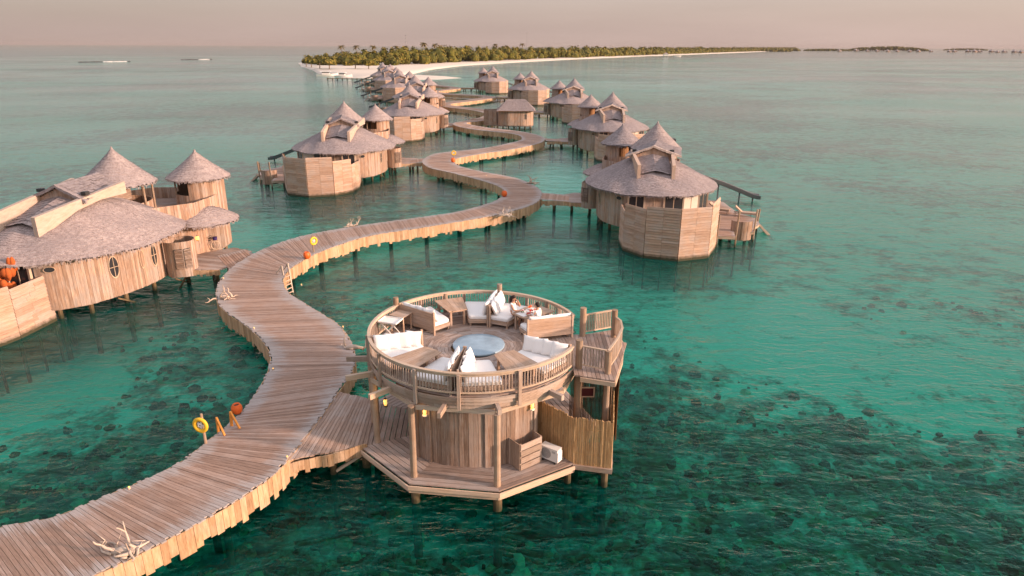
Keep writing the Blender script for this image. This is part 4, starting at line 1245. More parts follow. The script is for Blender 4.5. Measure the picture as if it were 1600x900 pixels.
def make_villa(m):
    root = empty('thatched_villa', (0, 0, 0))
    X = lambda pts: [(p[0] * m, *p[1:]) for p in pts]
    B = lambda mb, name, mat, parent=root, **k: mb.build(name, M[mat], parent, **k)
    # main roof
    RX, RY, EZ, AZ, AY = 5.75, 6.35, 3.62, 6.35, 0.9
    def rf(a, t):
        s_ = 1 - t
        z = EZ + (AZ - EZ) * (1 - s_ ** 1.12) + 0.035 * math.sin(7 * a + 3 * t) * s_ + 0.03 * math.sin(13 * a + 11 * t)
        return (RX * s_ * math.cos(a), RY * s_ * math.sin(a) + AY * t, z)
    mb = MB(); thatch_shell(mb, rf, 190, 38, lift=0.04)
    roof = B(mb, 'roof', 'thatch')
    mb = MB()
    rim = ell(0, 0, RX - 0.06, RY - 0.06, 48)[:-1]
    mb.add([(x, y, EZ - 0.02) for x, y in rim] + [(0, AY, AZ - 0.25)], [(k, (k + 1) % 48, 48) for k in range(48)])
    for k in range(36):
        a = 2 * PI * k / 36
        mb.beam((3.2 * math.cos(a), 3.2 * math.sin(a), EZ + 0.75), ((RX - .05) * math.cos(a), (RY - .05) * math.sin(a), EZ - 0.10), 0.07, 0.09)
    B(mb, 'roof_lining', 'inner', roof)
    # sliding roof rails
    for sx in (-1, 1):
        mb = MB()
        pts = [Vector((sx * 1.42, -3.75, 4.72)), Vector((sx * 1.52, -2.6, 5.32)), Vector((sx * 1.62, -1.2, 5.92)), Vector((sx * 1.75, 0.4, 6.25))] + ([Vector((sx * 1.9, 2.2, 6.3))] if m > 0 else [])
        for a, b in zip(pts, pts[1:]):     # tall at the front, running out into the thatch behind
            q = []
            for v in (a, b):
                f = (v.y + 3.75) / 5.95; zt = 5.72 + 0.98 * f; zb = v.z - 0.35
                q += [Vector((v.x - 0.14, v.y, zb)), Vector((v.x + 0.14, v.y, zb)), Vector((v.x + 0.14, v.y, zt)), Vector((v.x - 0.14, v.y, zt))]
            mb.hexa(q, 0.5)
        B(mb, 'roof_rail', 'rail_wall', roof)
        mb = MB(); mb.box((sx * 1.62, -0.35, 6.44), (0.34, 0.30, 0.20)); B(mb, 'roller', 'dark', roof)
    mb = MB()   # the sliding leaf between the rails, a low gable
    for s_ in (-1, 1):
        for j in range(12):
            for k in range(7):
                y0, y1 = -3.3 + j * 0.3, -3.3 + (j + 1.3) * 0.3
                x0, x1 = s_ * 1.3 * k / 7, s_ * 1.3 * (k + 1.1) / 7
                zf_ = lambda x, y: 4.86 + (y + 3.3) * 0.385 + 0.30 * (1 - abs(x) / 1.3)
                l = random.uniform(0.02, 0.06)
                mb.add([(x0, y0, zf_(x0, y0) + l), (x1, y0, zf_(x1, y0) + l), (x1, y1, zf_(x1, y1)), (x0, y1, zf_(x0, y1))], [(0, 1, 2, 3)])
    B(mb, 'sliding_leaf', 'thatch', roof)
    # hood over the sliding roof
    mb = MB(); hx = 2.02 if m > 0 else 2.4
    for s_ in (-1, 1):
        def hf(u, v):     # u across 0 ridge..1 eave, v front..back
            return Vector((s_ * hx * u * (1 - 0.12 * v) - 0.9 * v * m, -0.75 + 4.6 * v, 6.90 - 0.86 * u ** 0.92 + 0.05 * v))
        for j in range(9):
            for k in range(16):
                u0, u1 = 1 - j / 9, 1 - min(9, j + 1.3) / 9
                v0, v1 = (k - .1) / 16, (k + 1.1) / 16
                l = Vector((0, 0, random.uniform(0.05, 0.11)))
                mb.add([hf(u0 + random.uniform(0, .03), v0) + l, hf(u0, v1) + l, hf(u1, v1) + l * .5, hf(u1, v0) + l * .5], [(0, 1, 2, 3)])
    hood = B(mb, 'hood_roof', 'thatch')
    mb = MB()
    for s_ in (-1, 1):
        for k in range(14):
            u0, u1 = k / 14, (k + 1.1) / 14
            z0, z1 = 6.93 - 0.86 * u0 ** 0.92, 6.93 - 0.86 * u1 ** 0.92
            dz = random.uniform(-.02, .02)
            mb.hexa([(s_ * hx * u0, -0.84, z0 - 0.16 + dz), (s_ * hx * u0, -0.72, z0 - 0.16), (s_ * hx * u0, -0.72, z0 + .05), (s_ * hx * u0, -0.84, z0 + .02 + dz),
                     (s_ * hx * u1, -0.84, z1 - 0.16 + dz), (s_ * hx * u1, -0.72, z1 - 0.16), (s_ * hx * u1, -0.72, z1 + .05), (s_ * hx * u1, -0.84, z1 + .02 + dz)])
    B(mb, 'hood_edge', 'thatch' if m > 0 else 'thatch_edge', hood)
    mb = MB()
    for s_ in (-1, 1):
        for k in range(8):
            u = (k + 0.5) / 8
            zt = 6.72 - 0.70 * u
            mb.box((s_ * 1.55 * u, -0.58, zt - 0.34), (1.55 / 8 - .012, 0.05, 0.7))
    B(mb, 'gable_board', 'villa_wall', hood)
    mb = MB(); mb.prism(X([(-1.6, -0.5), (1.6, -0.5), (1.0, 3.6), (-2.6, 3.6)]), 5.2, 5.9); B(mb, 'hood_wall', 'wallwood', hood)
    # cone roof of the upper pavilion
    def cone(cx, cy, r, ez, az, n, c, conc=1.12):
        def f(a, t):
            s_ = 1 - t
            return (cx * m + r * s_ * math.cos(a), cy + r * s_ * math.sin(a), ez + (az - ez) * (1 - s_ ** (1 / conc)))
        mb = MB(); thatch_shell(mb, f, n, c, lift=0.05, droop=0.08)
        mb.lathe([(0.10, az - 0.14), (0.05, az + 0.06), (0, az + 0.08)], 10, (cx * m, cy, 0))
        return mb
    cr = B(cone(-0.8, 4.5, 2.35, 6.05, 8.4, 54, 15), 'cone_roof', 'thatch')
    mb = MB(); mb.lathe([(2.26, 6.04), (0.0, 7.6)], 28, (-0.8 * m, 4.5, 0)); B(mb, 'cone_lining', 'inner', cr)
    for a in range(0, 360, 45):
        mb = MB(); x, y = -0.8 * m + 1.95 * math.cos(R(a)), 4.5 + 1.95 * math.sin(R(a)); mb.tube([(x, y, 3.9), (x, y, 6.2)], 0.07, 7); B(mb, 'cone_post', 'post', cr)
    mb = MB(); wall_strip(mb, X(ell(-0.8, 4.5, 1.85, 1.85, 24)), 3.8, 4.75, 0.2); B(mb, 'cone_parapet', 'villa_wall', cr)
    # upper terrace block and parapet
    tp = [(2.6, 3.2), (4.1, 5.4), (3.9, 7.4), (3.3, 9.6), (1.4, 10.2), (-2.2, 9.0), (-3.4, 6.5), (-2.9, 3.8)]
    mb = MB(); wall_strip(mb, X(tp), 0.8, lambda f: 4.72, 0.2)
    B(mb, 'terrace_wall', 'villa_wall')
    mb = MB(); mb.prism(X(tp), 3.82, 3.9); B(mb, 'terrace_floor', 'floor')
    # tower
    tw = MB(); tx, ty = 2.1, 8.6
    rr = 1.6
    wall_strip(tw, X(ell(tx, ty, rr, rr, 36, -78, 190)), 0.8, 5.98, 0.17)
    wall_strip(tw, X(ell(tx, ty, rr, rr, 16, -170, -78)), 0.8, 4.75, 0.17)
    tower = B(tw, 'tower', 'villa_wall')
    mb = MB(); wall_strip(mb, X(ell(tx, ty, 0.7, 0.7, 16, -200, 20)), 3.9, 5.98, 0.17); B(mb, 'tower_core', 'inner', tower)
    for a in (-170, -124):
        mb = MB(); x, y = (tx + rr * math.cos(R(a))) * m, ty + rr * math.sin(R(a)); mb.tube([(x, y, 4.7), (x, y, 6.0)], 0.06, 7); B(mb, 'tower_post', 'post', tower)
    B(cone(tx, ty, 2.1, 5.88, 7.75, 48, 13), 'tower_roof', 'thatch', tower)
    mb = MB(); mb.lathe([(2.02, 5.88), (0.0, 7.1)], 28, (tx * m, ty, 0)); B(mb, 'tower_lining', 'inner', tower)
    # porch roof and wall
    def pf(a, t):
        s_ = 1 - t
        return ((3.75 + 2.15 * s_ * math.cos(a)) * m, 6.6 + 2.3 * s_ * math.sin(a), 3.22 + 0.95 * (1 - s_ ** 1.6))
    mb = MB(); thatch_shell(mb, pf, 40, 10, -PI * 0.75, PI * 0.75, lift=0.06); porch = B(mb, 'porch_roof', 'thatch')
    mb = MB(); wall_strip(mb, X(ell(3.1, 7.2, 1.15, 1.3, 20, -60, 110)), 0.95, 3.3, 0.18); B(mb, 'porch_wall', 'wallwood', porch)
    # louvred turret
    lx, ly = 5.15, 2.35
    mb = MB(); wall_strip(mb, X(ell(lx, ly, 0.88, 0.88, 30)), 0.72, lambda f: 3.02 + 0.05 * math.sin(f * 9), 0.16, 0.045)
    lt = B(mb, 'louvred_turret', 'villa_wall')
    for a in (-56, -24):
        d = Vector((math.cos(R(a)) * m, math.sin(R(a)), 0)); s_ = Vector((-d.y, d.x, 0))
        c = Vector((lx * m, ly, 0)) + d * 0.93
        mb = MB()
        for k in range(15):
            z = 1.35 + k * 0.085
            mb.beam(Vector((c.x, c.y, z)) - s_ * 0.21, Vector((c.x, c.y, z)) + s_ * 0.21, 0.05, 0.025, d + Vector((0, 0, 1.2)))
        sh = B(mb, 'shutter', 'wallwood', lt)
        mb = MB(); mb.beam((c.x - d.x * .03, c.y - d.y * .03, 1.3), (c.x - d.x * .03, c.y - d.y * .03, 2.62), 0.015, 0.44, s_); B(mb, 'shutter_back', 'dark', lt)
    # curved board wall with oval windows
    wl = [(2.3, -5.1), (3.05, -4.75), (3.7, -4.05), (4.2, -3.1), (4.5, -1.9), (4.65, -0.6), (4.62, 0.6), (4.45, 1.7)]
    wl2 = []
    for i in range(len(wl) - 1):
        for q in range(4):
            v = catmull([Vector((*p, 0)) for p in wl], i + q / 4); wl2.append((v.x, v.y))
    wl2.append(wl[-1])
    mb = MB(); wall_strip(mb, X(wl2), 0.72, 3.75, 0.165, 0.06, jz=0.015)
    wall = B(mb, 'wall', 'villa_wall')
    acc = [0.0]
    for a, b in zip(wl2, wl2[1:]): acc.append(acc[-1] + math.dist(a, b))
    E_ = np.array(wl2)
    for f, zc, rw, rh, pane in ((0.10, 3.12, 0.26, 0.15, 'pane'), (0.50, 2.55, 0.27, 0.62, 'pane'), (0.74, 2.5, 0.16, 0.55, None), (0.87, 2.45, 0.24, 0.68, 'pane')):
        q = f * acc[-1]
        c = Vector((np.interp(q, acc, E_[:, 0]) * m, np.interp(q, acc, E_[:, 1]), zc))
        c2 = Vector((np.interp(q + .1, acc, E_[:, 0]) * m, np.interp(q + .1, acc, E_[:, 1]), zc))
        d = (c2 - c).normalized(); nr = Vector((d.y, -d.x, 0)) * m
        mb = MB(); n = 28
        for k in range(n):
            a0, a1 = 2 * PI * k / n, 2 * PI * (k + 1) / n
            pt = lambda a, s_, o: c + d * rw * s_ * math.cos(a) + Vector((0, 0, rh * s_ * math.sin(a))) + nr * o
            mb.hexa([pt(a0, 1.0, .03), pt(a0, 1.14, .03), pt(a0, 1.12, .075), pt(a0, 1.0, .075), pt(a1, 1.0, .03), pt(a1, 1.14, .03), pt(a1, 1.12, .075), pt(a1, 1.0, .075)], 0.5)
        if rw > 0.2 and rh > 0.3:
            for (u0, v0, u1, v1) in ((0, -1, 0, 1), (-1, 0, 1, 0)):
                mb.beam(c + d * rw * u0 + Vector((0, 0, rh * v0)) + nr * .065, c + d * rw * u1 + Vector((0, 0, rh * v1)) + nr * .065, 0.03, 0.045, nr)
        w_ = B(mb, 'window', 'pale', wall)
        if pane:
            mb = MB(); mb.add([c + d * rw * math.cos(2 * PI * k / n) + Vector((0, 0, rh * math.sin(2 * PI * k / n))) + nr * 0.052 for k in range(n)], [tuple(range(n))]); B(mb, 'pane', pane, w_)
    # glazed front behind the bathing court
    fr = [(2.3, -5.35), (1.0, -5.55), (-0.6, -5.5), (-2.2, -5.1), (-3.6, -4.2), (-4.5, -3.0), (-4.8, -1.2)]
    for i, (a, b) in enumerate(zip(fr, fr[1:])):
        a, b = Vector((a[0] * m, a[1], 0)), Vector((b[0] * m, b[1], 0))
        kind = ('pane', 'wallwood', 'pane', 'curtain', 'pane', 'pane')[i]
        if i == 0:
            front_mb = MB(); front_mb.beam((a.x, a.y, 0.75), (a.x, a.y, 3.7), 0.14, 0.14); front = B(front_mb, 'front_post', 'pale')
        mb = MB(); mb.beam((b.x, b.y, 0.75), (b.x, b.y, 3.7), 0.14, 0.14); B(mb, 'front_post', 'pale')
        mb = MB(); mb.beam((a.x, a.y, 3.50), (b.x, b.y, 3.50), 0.08, 0.14); mb.beam((a.x, a.y, 0.84), (b.x, b.y, 0.84), 0.08, 0.16)
        mid = (a + b) / 2; mb.beam((mid.x, mid.y, 0.8), (mid.x, mid.y, 3.5), 0.07, 0.07); f_ = B(mb, 'window', 'pale')
        mb = MB(); mb.beam((mid.x, mid.y, 0.92), (mid.x, mid.y, 3.43), 0.03, (b - a).length - 0.14, b - a); B(mb, 'pane', kind, f_)
    # floors
    mb = MB(); mb.prism(X([(2.2, -5.0), (2.9, -4.7), (3.85, -3.5), (4.45, -1.2), (4.3, 1.7), (4.1, 5.4), (3.9, 7.4), (3.3, 9.6), (1.4, 10.2), (-2.2, 9.0), (-3.4, 6.5), (-4.7, 2), (-4.8, -1.2), (-3.6, -4.2)]), 0.62, 0.78); B(mb, 'ground_floor', 'floor')
    # bathing court screen
    sc = [(2.6, -4.75), (2.95, -7.2), (2.8, -9.6), (1.4, -11.4), (-1.0, -12.1), (-3.35, -11.0), (-4.4, -8.3)]
    tops = [2.75, 3.0, 3.6, 4.0, 4.0, 4.0]
    for i, (a, b) in enumerate(zip(sc, sc[1:])):
        a, b = Vector((a[0] * m, a[1], 0)), Vector((b[0] * m, b[1], 0))
        d = (b - a).normalized(); nr = Vector((-d.y, d.x, 0)) * m
        mb = MB(); z = -0.25; k = 0
        while z < tops[i] - 0.05:
            h = random.uniform(0.185, 0.215)
            halves = [(0.0, 0.5), (0.5, 1.0)] if i >= 1 else [(0, random.uniform(.35, .65)), (None, 1.0)]
            lo = halves[0][1]
            for (f0, f1) in ((0.0, lo), (lo, 1.0)):
                o = random.uniform(0.0, 0.012)
                p0, p1 = a.lerp(b, f0) + d * 0.006, a.lerp(b, f1) - d * 0.006
                up = Vector((0, 0, 1)); lean = 0.05
                q = lambda p: [p + nr * (o) + up * z, p + nr * (o + .045 + lean) + up * z, p + nr * (o + .045) + up * (z + h - .022), p + nr * o + up * (z + h - .022)]
                sag = up * random.uniform(-.012, .012)
                mb.hexa(q(p0) + [v + sag for v in q(p1)])
            z += h
        B(mb, 'bath_screen', 'screen')
        mb = MB()
        for f in (0.015, 0.5, 0.985):
            c = a.lerp(b, f) - nr * 0.07; mb.beam((c.x, c.y, -2.8), (c.x, c.y, tops[i] - 0.1), 0.1, 0.1)
        B(mb, 'screen_studs', 'pile')
    mb = MB(); mb.prism(X([(2.4, -5.2), (2.7, -7.2), (2.55, -9.5), (1.3, -11.15), (-1.0, -11.8), (-3.5, -10.8), (-4.3, -8.3), (-4.4, -4.2), (-2.2, -5.2)]), 0.55, 0.7); B(mb, 'court_floor', 'floor')
    # plunge pool
    mb = MB()
    mb.box((-3.4 * m, -7.2, 1.0), (1.9, 2.0, 1.55)); pl_ = B(mb, 'plunge_pool', 'inner')
    mb = MB(); mb.box((-3.4 * m, -7.2, 1.79), (1.7, 1.8, 0.02)); B(mb, 'pool_water', 'pool', pl_)
    # sun deck on the lagoon side
    dk = [(-4.5, -7.8), (-6.0, -7.9), (-6.2, -6.3), (-7.8, -6.2), (-8.0, -5.0), (-8.9, -3.6), (-9.2, -1.6), (-8.0, 0.5), (-7.6, 5.0), (-4.4, 6.5)]
    mb = MB(); yy = -7.9
    P2 = [Vector((p[0], p[1], 0)) for p in dk + [(-3.4, 6.5), (-4.6, 2), (-4.7, -1.2), (-3.6, -4.2), (-4.2, -7.8)]]
    while yy < 6.4:
        w = random.uniform(0.15, 0.19); yc = yy + w / 2
        xs = []
        for i in range(len(P2)):
            a, b = P2[i], P2[i - 1]
            if (a.y > yc) != (b.y > yc): xs.append(a.x + (yc - a.y) * (b.x - a.x) / (b.y - a.y))
        if len(xs) >= 2:
            x0, x1 = min(xs) - random.uniform(0, .05), max(xs)
            mb.box(((x0 + x1) / 2 * m, yc, 0.88 + random.uniform(-.004, .004)), (x1 - x0, w - 0.012, 0.05))
        yy += w
    sd = B(mb, 'sun_deck', 'plank')
    mb = MB()
    for a, b in zip(dk, dk[1:]): mb.beam((a[0] * m, a[1], 0.76), (b[0] * m, b[1], 0.76), 0.06, 0.2)
    B(mb, 'deck_edge', 'pale', sd)
    for (x, y, h) in ((-6.1, -7.7, 2.9), (-7.9, -6.0, 2.7), (-9.0, -2.6, 2.0), (-4.6, -7.9, 2.6)):
        mb = MB(); mb.tube([(x * m, y, -2.8), (x * m, y, 0.8), (x * m * 1.01, y, h)], 0.075, 7); B(mb, 'deck_post', 'post', sd)
    mb = MB(); wall_strip(mb, X(ell(-6.9, -5.6, 0.9, 0.9, 18, 200, 340)), 0.2, 1.75, 0.14, 0.04); B(mb, 'shower_screen', 'wallwood', sd)
    mb = MB()
    for k in range(6):
        z = 0.7 - k * 0.17; x = -9.05 - k * 0.18
        mb.box((x * m, -3.0, z), (0.24, 1.3, 0.045))
    for y in (-3.65, -2.35): mb.beam((-9.0 * m, y, 0.78), (-10.1 * m, y, -0.35), 0.06, 0.18)
    B(mb, 'steps', 'pale', sd)
    # slide into the lagoon
    mb = MB()
    cp = [Vector((-2.6, 8.2, 3.5)), Vector((-4.6, 8.8, 2.95)), Vector((-6.6, 9.2, 2.3)), Vector((-8.4, 9.5, 1.7)), Vector((-10.2, 9.7, 1.0)), Vector((-11.6, 9.8, 0.45)), Vector((-12.3, 9.75, 0.36))]
    sp = [catmull(cp, i * 0.25) for i in range(4 * (len(cp) - 1) + 1)]
    prof = [(-0.6, 0.34), (-0.55, 0.34), (-0.44, 0.06), (0, -0.02), (0.44, 0.06), (0.55, 0.34), (0.6, 0.34), (0.5, -0.04), (0, -0.12), (-0.5, -0.04)]
    vs_, fs = [], []
    for i, p in enumerate(sp):
        d = (sp[min(i + 1, len(sp) - 1)] - sp[max(i - 1, 0)]); d.z = 0; d.normalize(); s_ = Vector((-d.y, d.x, 0))
        for (u, z) in prof:
            v = p + s_ * u + Vector((0, 0, z)); vs_.append((v.x * m, v.y, v.z))
    n = len(prof)
    for i in range(len(sp) - 1):
        for k in range(n): fs.append((i * n + k, i * n + (k + 1) % n, (i + 1) * n + (k + 1) % n, (i + 1) * n + k))
    fs += [tuple(range(n)), tuple((len(sp) - 1) * n + k for k in range(n))]
    mb.add(vs_, fs); sl = B(mb, 'slide', 'slide')
    for i in (6, 11, 16, 20):
        p = sp[i]; mb = MB(); mb.beam((p.x * m, p.y, -2.8), (p.x * m, p.y, p.z - .1), 0.12, 0.12); B(mb, 'slide_post', 'slide', sl)
    # entry deck
    ed = [(4.3, 1.9), (6.0, 2.2), (7.6, 2.7), (7.9, 5.8), (6.8, 6.9), (5.3, 7.2), (4.0, 5.5)]
    mb = MB(); P2 = [Vector((p[0], p[1], 0)) for p in ed]; yy = 1.9
    while yy < 7.2:
        w = random.uniform(0.15, 0.19); yc = yy + w / 2; xs = []
        for i in range(len(P2)):
            a, b = P2[i], P2[i - 1]
            if (a.y > yc) != (b.y > yc): xs.append(a.x + (yc - a.y) * (b.x - a.x) / (b.y - a.y))
        if len(xs) >= 2: mb.box(((min(xs) + max(xs)) / 2 * m, yc, 1.06), (max(xs) - min(xs), w - .012, 0.05))
        yy += w
    en = B(mb, 'entry_deck', 'floor')
    mb = MB(); e3 = [Vector((p[0] * m, p[1], 0)) for p in ed[:3]]; skirt(e3, 1 if m > 0 else -1, 1.08, mb, 0.17, 0.22, 0.3, 0.42)
    B(mb, 'edge_boards', 'skirt', en)
    # piles
    for (x, y) in ((2.6, -4.4), (3.6, -3.3), (4.2, -1.4), (4.2, 0.8), (5.2, 2.6), (6.9, 3.2), (6.9, 5.6), (4.2, 6.2), (3.4, 8.8), (1.5, -3.0), (1.8, 1.0), (-1.5, -2), (-1.5, 3), (-4.3, -0.8), (-5.5, -5.2), (-7.6, -4.6), (-8.6, -2.6), (-7.6, 0.6), (-6.6, 4.2)):
        mb = MB(); mb.tube([(x * m, y, -2.9), (x * m, y, 0.0), (x * m, y, 0.7)], [0.14, 0.13, 0.12], 8); B(mb, 'pile', 'pile')
    for (x, y, s_) in ((4.4, -2.2, 1), (5.1, 1.6, 1), (5.2, 2.6, -1)):
        mb = MB(); mb.beam((x * m, y, 0.6), ((x + .2) * m, y + 1.2 * s_, -0.15), 0.09, 0.09); B(mb, 'brace', 'pile')
    return root

VL, VR = make_villa(1), make_villa(-1)
villas = [  # side, centre, turn, label
    (1, (-27.6, 41.9), -15, 'largest left thatched villa, cut by the photo edge, with oval windows'),
    (1, (-20.2, 83.0), 0, 'second thatched villa on the left, with a bright five sided bath screen'),
    (1, (-18.2, 126.0), 0, 'third thatched villa on the left, opposite the small hip roofed hut'),
    (1, (-22.4, 166.5), 4, 'fourth thatched villa on the left, with the nearest of the left water slides'),
    (1, (-32.6, 207.5), 6, 'fifth thatched villa on the left, half hidden behind the fourth'),
    (1, (-43.0, 249.0), 8, 'sixth thatched villa on the left, just before the white beach'),
    (1, (-51.5, 288.0), 10, 'last thatched villa on the left, its roofs against the white sand'),
    (-1, (12.3, 60.5), -5, 'nearest thatched villa on the right, its tall bath screen standing in the water'),
    (-1, (14.6, 104.5), 0, 'second thatched villa on the right, partly behind the nearest right villa'),
    (-1, (13.0, 153.5), 2, 'third thatched villa on the right, beyond the hip roofed hut'),
    (-1, (4.8, 199.5), 4, 'fourth thatched villa on the right, standing alone with two pointed roofs'),
    (-1, (-7.2, 246.0), 8, 'farthest thatched villa of the right row, nearest the island'),
]
used = {1: False, -1: False}
VO = []
for side, (x, y), rot, lab in villas:
    proto = VL if side == 1 else VR
    o = proto if not used[side] else copy_tree(proto)
    used[side] = True
    o.location = (x, y, 0); o.rotation_euler = (0, 0, R(rot))
    if lab.startswith('largest'): o.scale = (1.05, 1.05, 1.0)
    tag(o, lab, 'villa', 'thatched over-water villas')
    VO.append(o)

# ------------------------------------------------------------------ hip roofed hut in the bend of the boardwalk
hc = (0.4, 133.2, 0)
hut = tag(empty('hip_roofed_hut', hc), 'small hut with rounded ends and a hipped thatched roof beside the far boardwalk', 'hut')
fp = ell(-0.9, 0, 2.3, 2.1, 12, 180, 270) + ell(1.2, 0, 2.3, 2.1, 14, 270, 360)
fp2 = fp + [(3.5, 0.4)] + ell(1.6, 1.2, 1.9, 1.9, 8, 0, 90) + ell(-1.4, 1.2, 1.9, 1.9, 8, 90, 180) + [fp[0]]
m = MB(); wall_strip(m, fp2, 0.85, 3.75, 0.22); m.build('wall', M['villa_wall'], hut)
m = MB(); wall_strip(m, [(-5.9, 2.4), (-5.9, 0.2), (-3.4, -0.5)], 0.85, 3.5, 0.22); wall_strip(m, [(-3.3, 2.9), (-5.9, 2.4)], 0.85, 3.5, 0.22); m.build('yard_wall', M['wallwood'], hut)
for x_ in (1.7, 2.1):
    m = MB(); m.box((x_, -2.02, 2.5), (0.26, 0.06, 1.0)); w_ = m.build('window', M['pale'], hut)
    m = MB(); m.box((x_, -2.055, 2.5), (0.18, 0.01, 0.9)); m.build('pane', M['pane'], w_)
m = MB()
e = [(-3.4, -2.6), (3.9, -2.6), (3.9, 3.6), (-3.4, 3.6)]; rz_ = 5.5; r0_, r1_ = (-1.3, 0.5), (1.9, 0.5)
def slope(a, b, c, d, n, cs):
    a, b, c, d = (Vector(v) for v in (a, b, c, d))
    for j in range(cs):
        for k in range(n):
            t0, t1 = j / cs + random.uniform(-.02, .005), min(1, (j + 1.3) / cs); f0, f1 = k / n, (k + 1.05) / n
            up = Vector((0, 0, random.uniform(.03, .08)))
            m.add([a.lerp(d, max(t0, -.01)).lerp(b.lerp(c, max(t0, -.01)), f0) + up, a.lerp(d, max(t0, -.01)).lerp(b.lerp(c, max(t0, -.01)), f1) + up, a.lerp(d, t1).lerp(b.lerp(c, t1), f1), a.lerp(d, t1).lerp(b.lerp(c, t1), f0)], [(0, 1, 2, 3)])
zz = 3.55
slope((*e[0], zz), (*e[1], zz), (*r1_, rz_), (*r0_, rz_), 50, 14); slope((*e[1], zz), (*e[2], zz), (*r1_, rz_), (*r1_, rz_), 40, 14)
slope((*e[2], zz), (*e[3], zz), (*r0_, rz_), (*r1_, rz_), 50, 14); slope((*e[3], zz), (*e[0], zz), (*r0_, rz_), (*r0_, rz_), 40, 14)
rf_ = m.build('roof', M['thatch'], hut)
m = MB(); m.prism(e, 3.50, 3.54); m.build('roof_lining', M['inner'], rf_)
m = MB(); m.prism([(-5.9, .2), (-3.4, -.6), (-2.6, -1.7), (3, -1.9), (3.5, .4), (3.4, 2.6), (-5.9, 2.6)], 0.66, 0.84); m.build('floor', M['floor'], hut)
for x_ in np.arange(-5.4, 3.4, 1.05):
    for y_ in (-1.2, 1.6):
        m = MB(); m.tube([(x_, y_, -2.8), (x_, y_, .7)], .12, 7); m.build('pile', M['pile'], hut)

# ------------------------------------------------------------------ footbridges from the boardwalk to each villa
ordinal = ['largest left villa', 'second left villa', 'third left villa', 'fourth left villa', 'fifth left villa', 'sixth left villa', 'last left villa',
           'nearest right villa', 'second right villa', 'third right villa', 'fourth right villa', 'farthest right villa']
mids = [(l + r) / 2 for l, r in zip(LS[::6], RS[::6])]
for i, (side, c, rot, lab) in enumerate(villas):
    rm = Matrix.Rotation(R(rot), 3, 'Z')
    p0 = Vector((*c, 0)) + rm @ Vector((7.2 * side, 4.2, 0))
    k = min(range(len(mids)), key=lambda q: (mids[q].xy - p0.xy).length)
    eds = (LS[k * 6], RS[k * 6]); en_ = min(eds, key=lambda v: (v.xy - p0.xy).length)
    p1 = Vector((en_.x, en_.y, 0)) + (Vector((mids[k].x, mids[k].y, 0)) - Vector((en_.x, en_.y, 0))).normalized() * 0.12
    L_ = (p1 - p0).length
    if L_ < 1.0 or L_ > 30: continue
    d = (p1 - p0).normalized(); s_ = Vector((-d.y, d.x, 0)); hw = 1.5 if i else 1.9
    fb = tag(empty('footbridge', p0), 'plank footbridge joining the boardwalk to the ' + ordinal[i], 'footbridge', 'footbridges to the villas')
    n = int(L_ / 0.17); m = MB()
    for q in range(n):
        f0, f1 = q / n, (q + 1) / n - 0.012 / L_
        a, b = p0.lerp(p1, f0), p0.lerp(p1, f1)
        z0 = 1.10 + 0.165 * f0
        e1, e2 = random.uniform(0, .08), random.uniform(0, .08)
        m.hexa([a - s_ * (hw + e1) + Vector((0, 0, z0 - .05)), b - s_ * (hw + e1) + Vector((0, 0, z0 - .05)), b - s_ * (hw + e1) + Vector((0, 0, z0)), a - s_ * (hw + e1) + Vector((0, 0, z0)),
                a + s_ * (hw + e2) + Vector((0, 0, z0 - .05)), b + s_ * (hw + e2) + Vector((0, 0, z0 - .05)), b + s_ * (hw + e2) + Vector((0, 0, z0)), a + s_ * (hw + e2) + Vector((0, 0, z0))])
    m.build('planks', M['plank'], fb, origin=p0)
    for sg in (-1, 1):
        m = MB(); skirt([p0 + s_ * sg * hw + d * 0.1, p1 + s_ * sg * hw - d * 0.2], -sg, 1.12, m, hmin=0.35, hmax=0.5); m.build('edge_boards', M['skirt'], fb, origin=p0)
    nb_ = max(1, int(L_ / 2.6))
    for q in range(nb_):
        c_ = p0.lerp(p1, (q + .5) / nb_)
        for sg in (-1, 1):
            v = c_ + s_ * sg * hw * .75
            m = MB(); m.tube([(v.x, v.y, -2.8), (v.x, v.y, 1.0)], .11, 7); m.build('pile', M['pile'], fb, origin=p0)
        m = MB(); a, b = c_ - s_ * hw * .75, c_ + s_ * hw * .75; m.beam((a.x, a.y, .1), (b.x, b.y, .9), .08, .08); m.build('brace', M['pile'], fb, origin=p0)

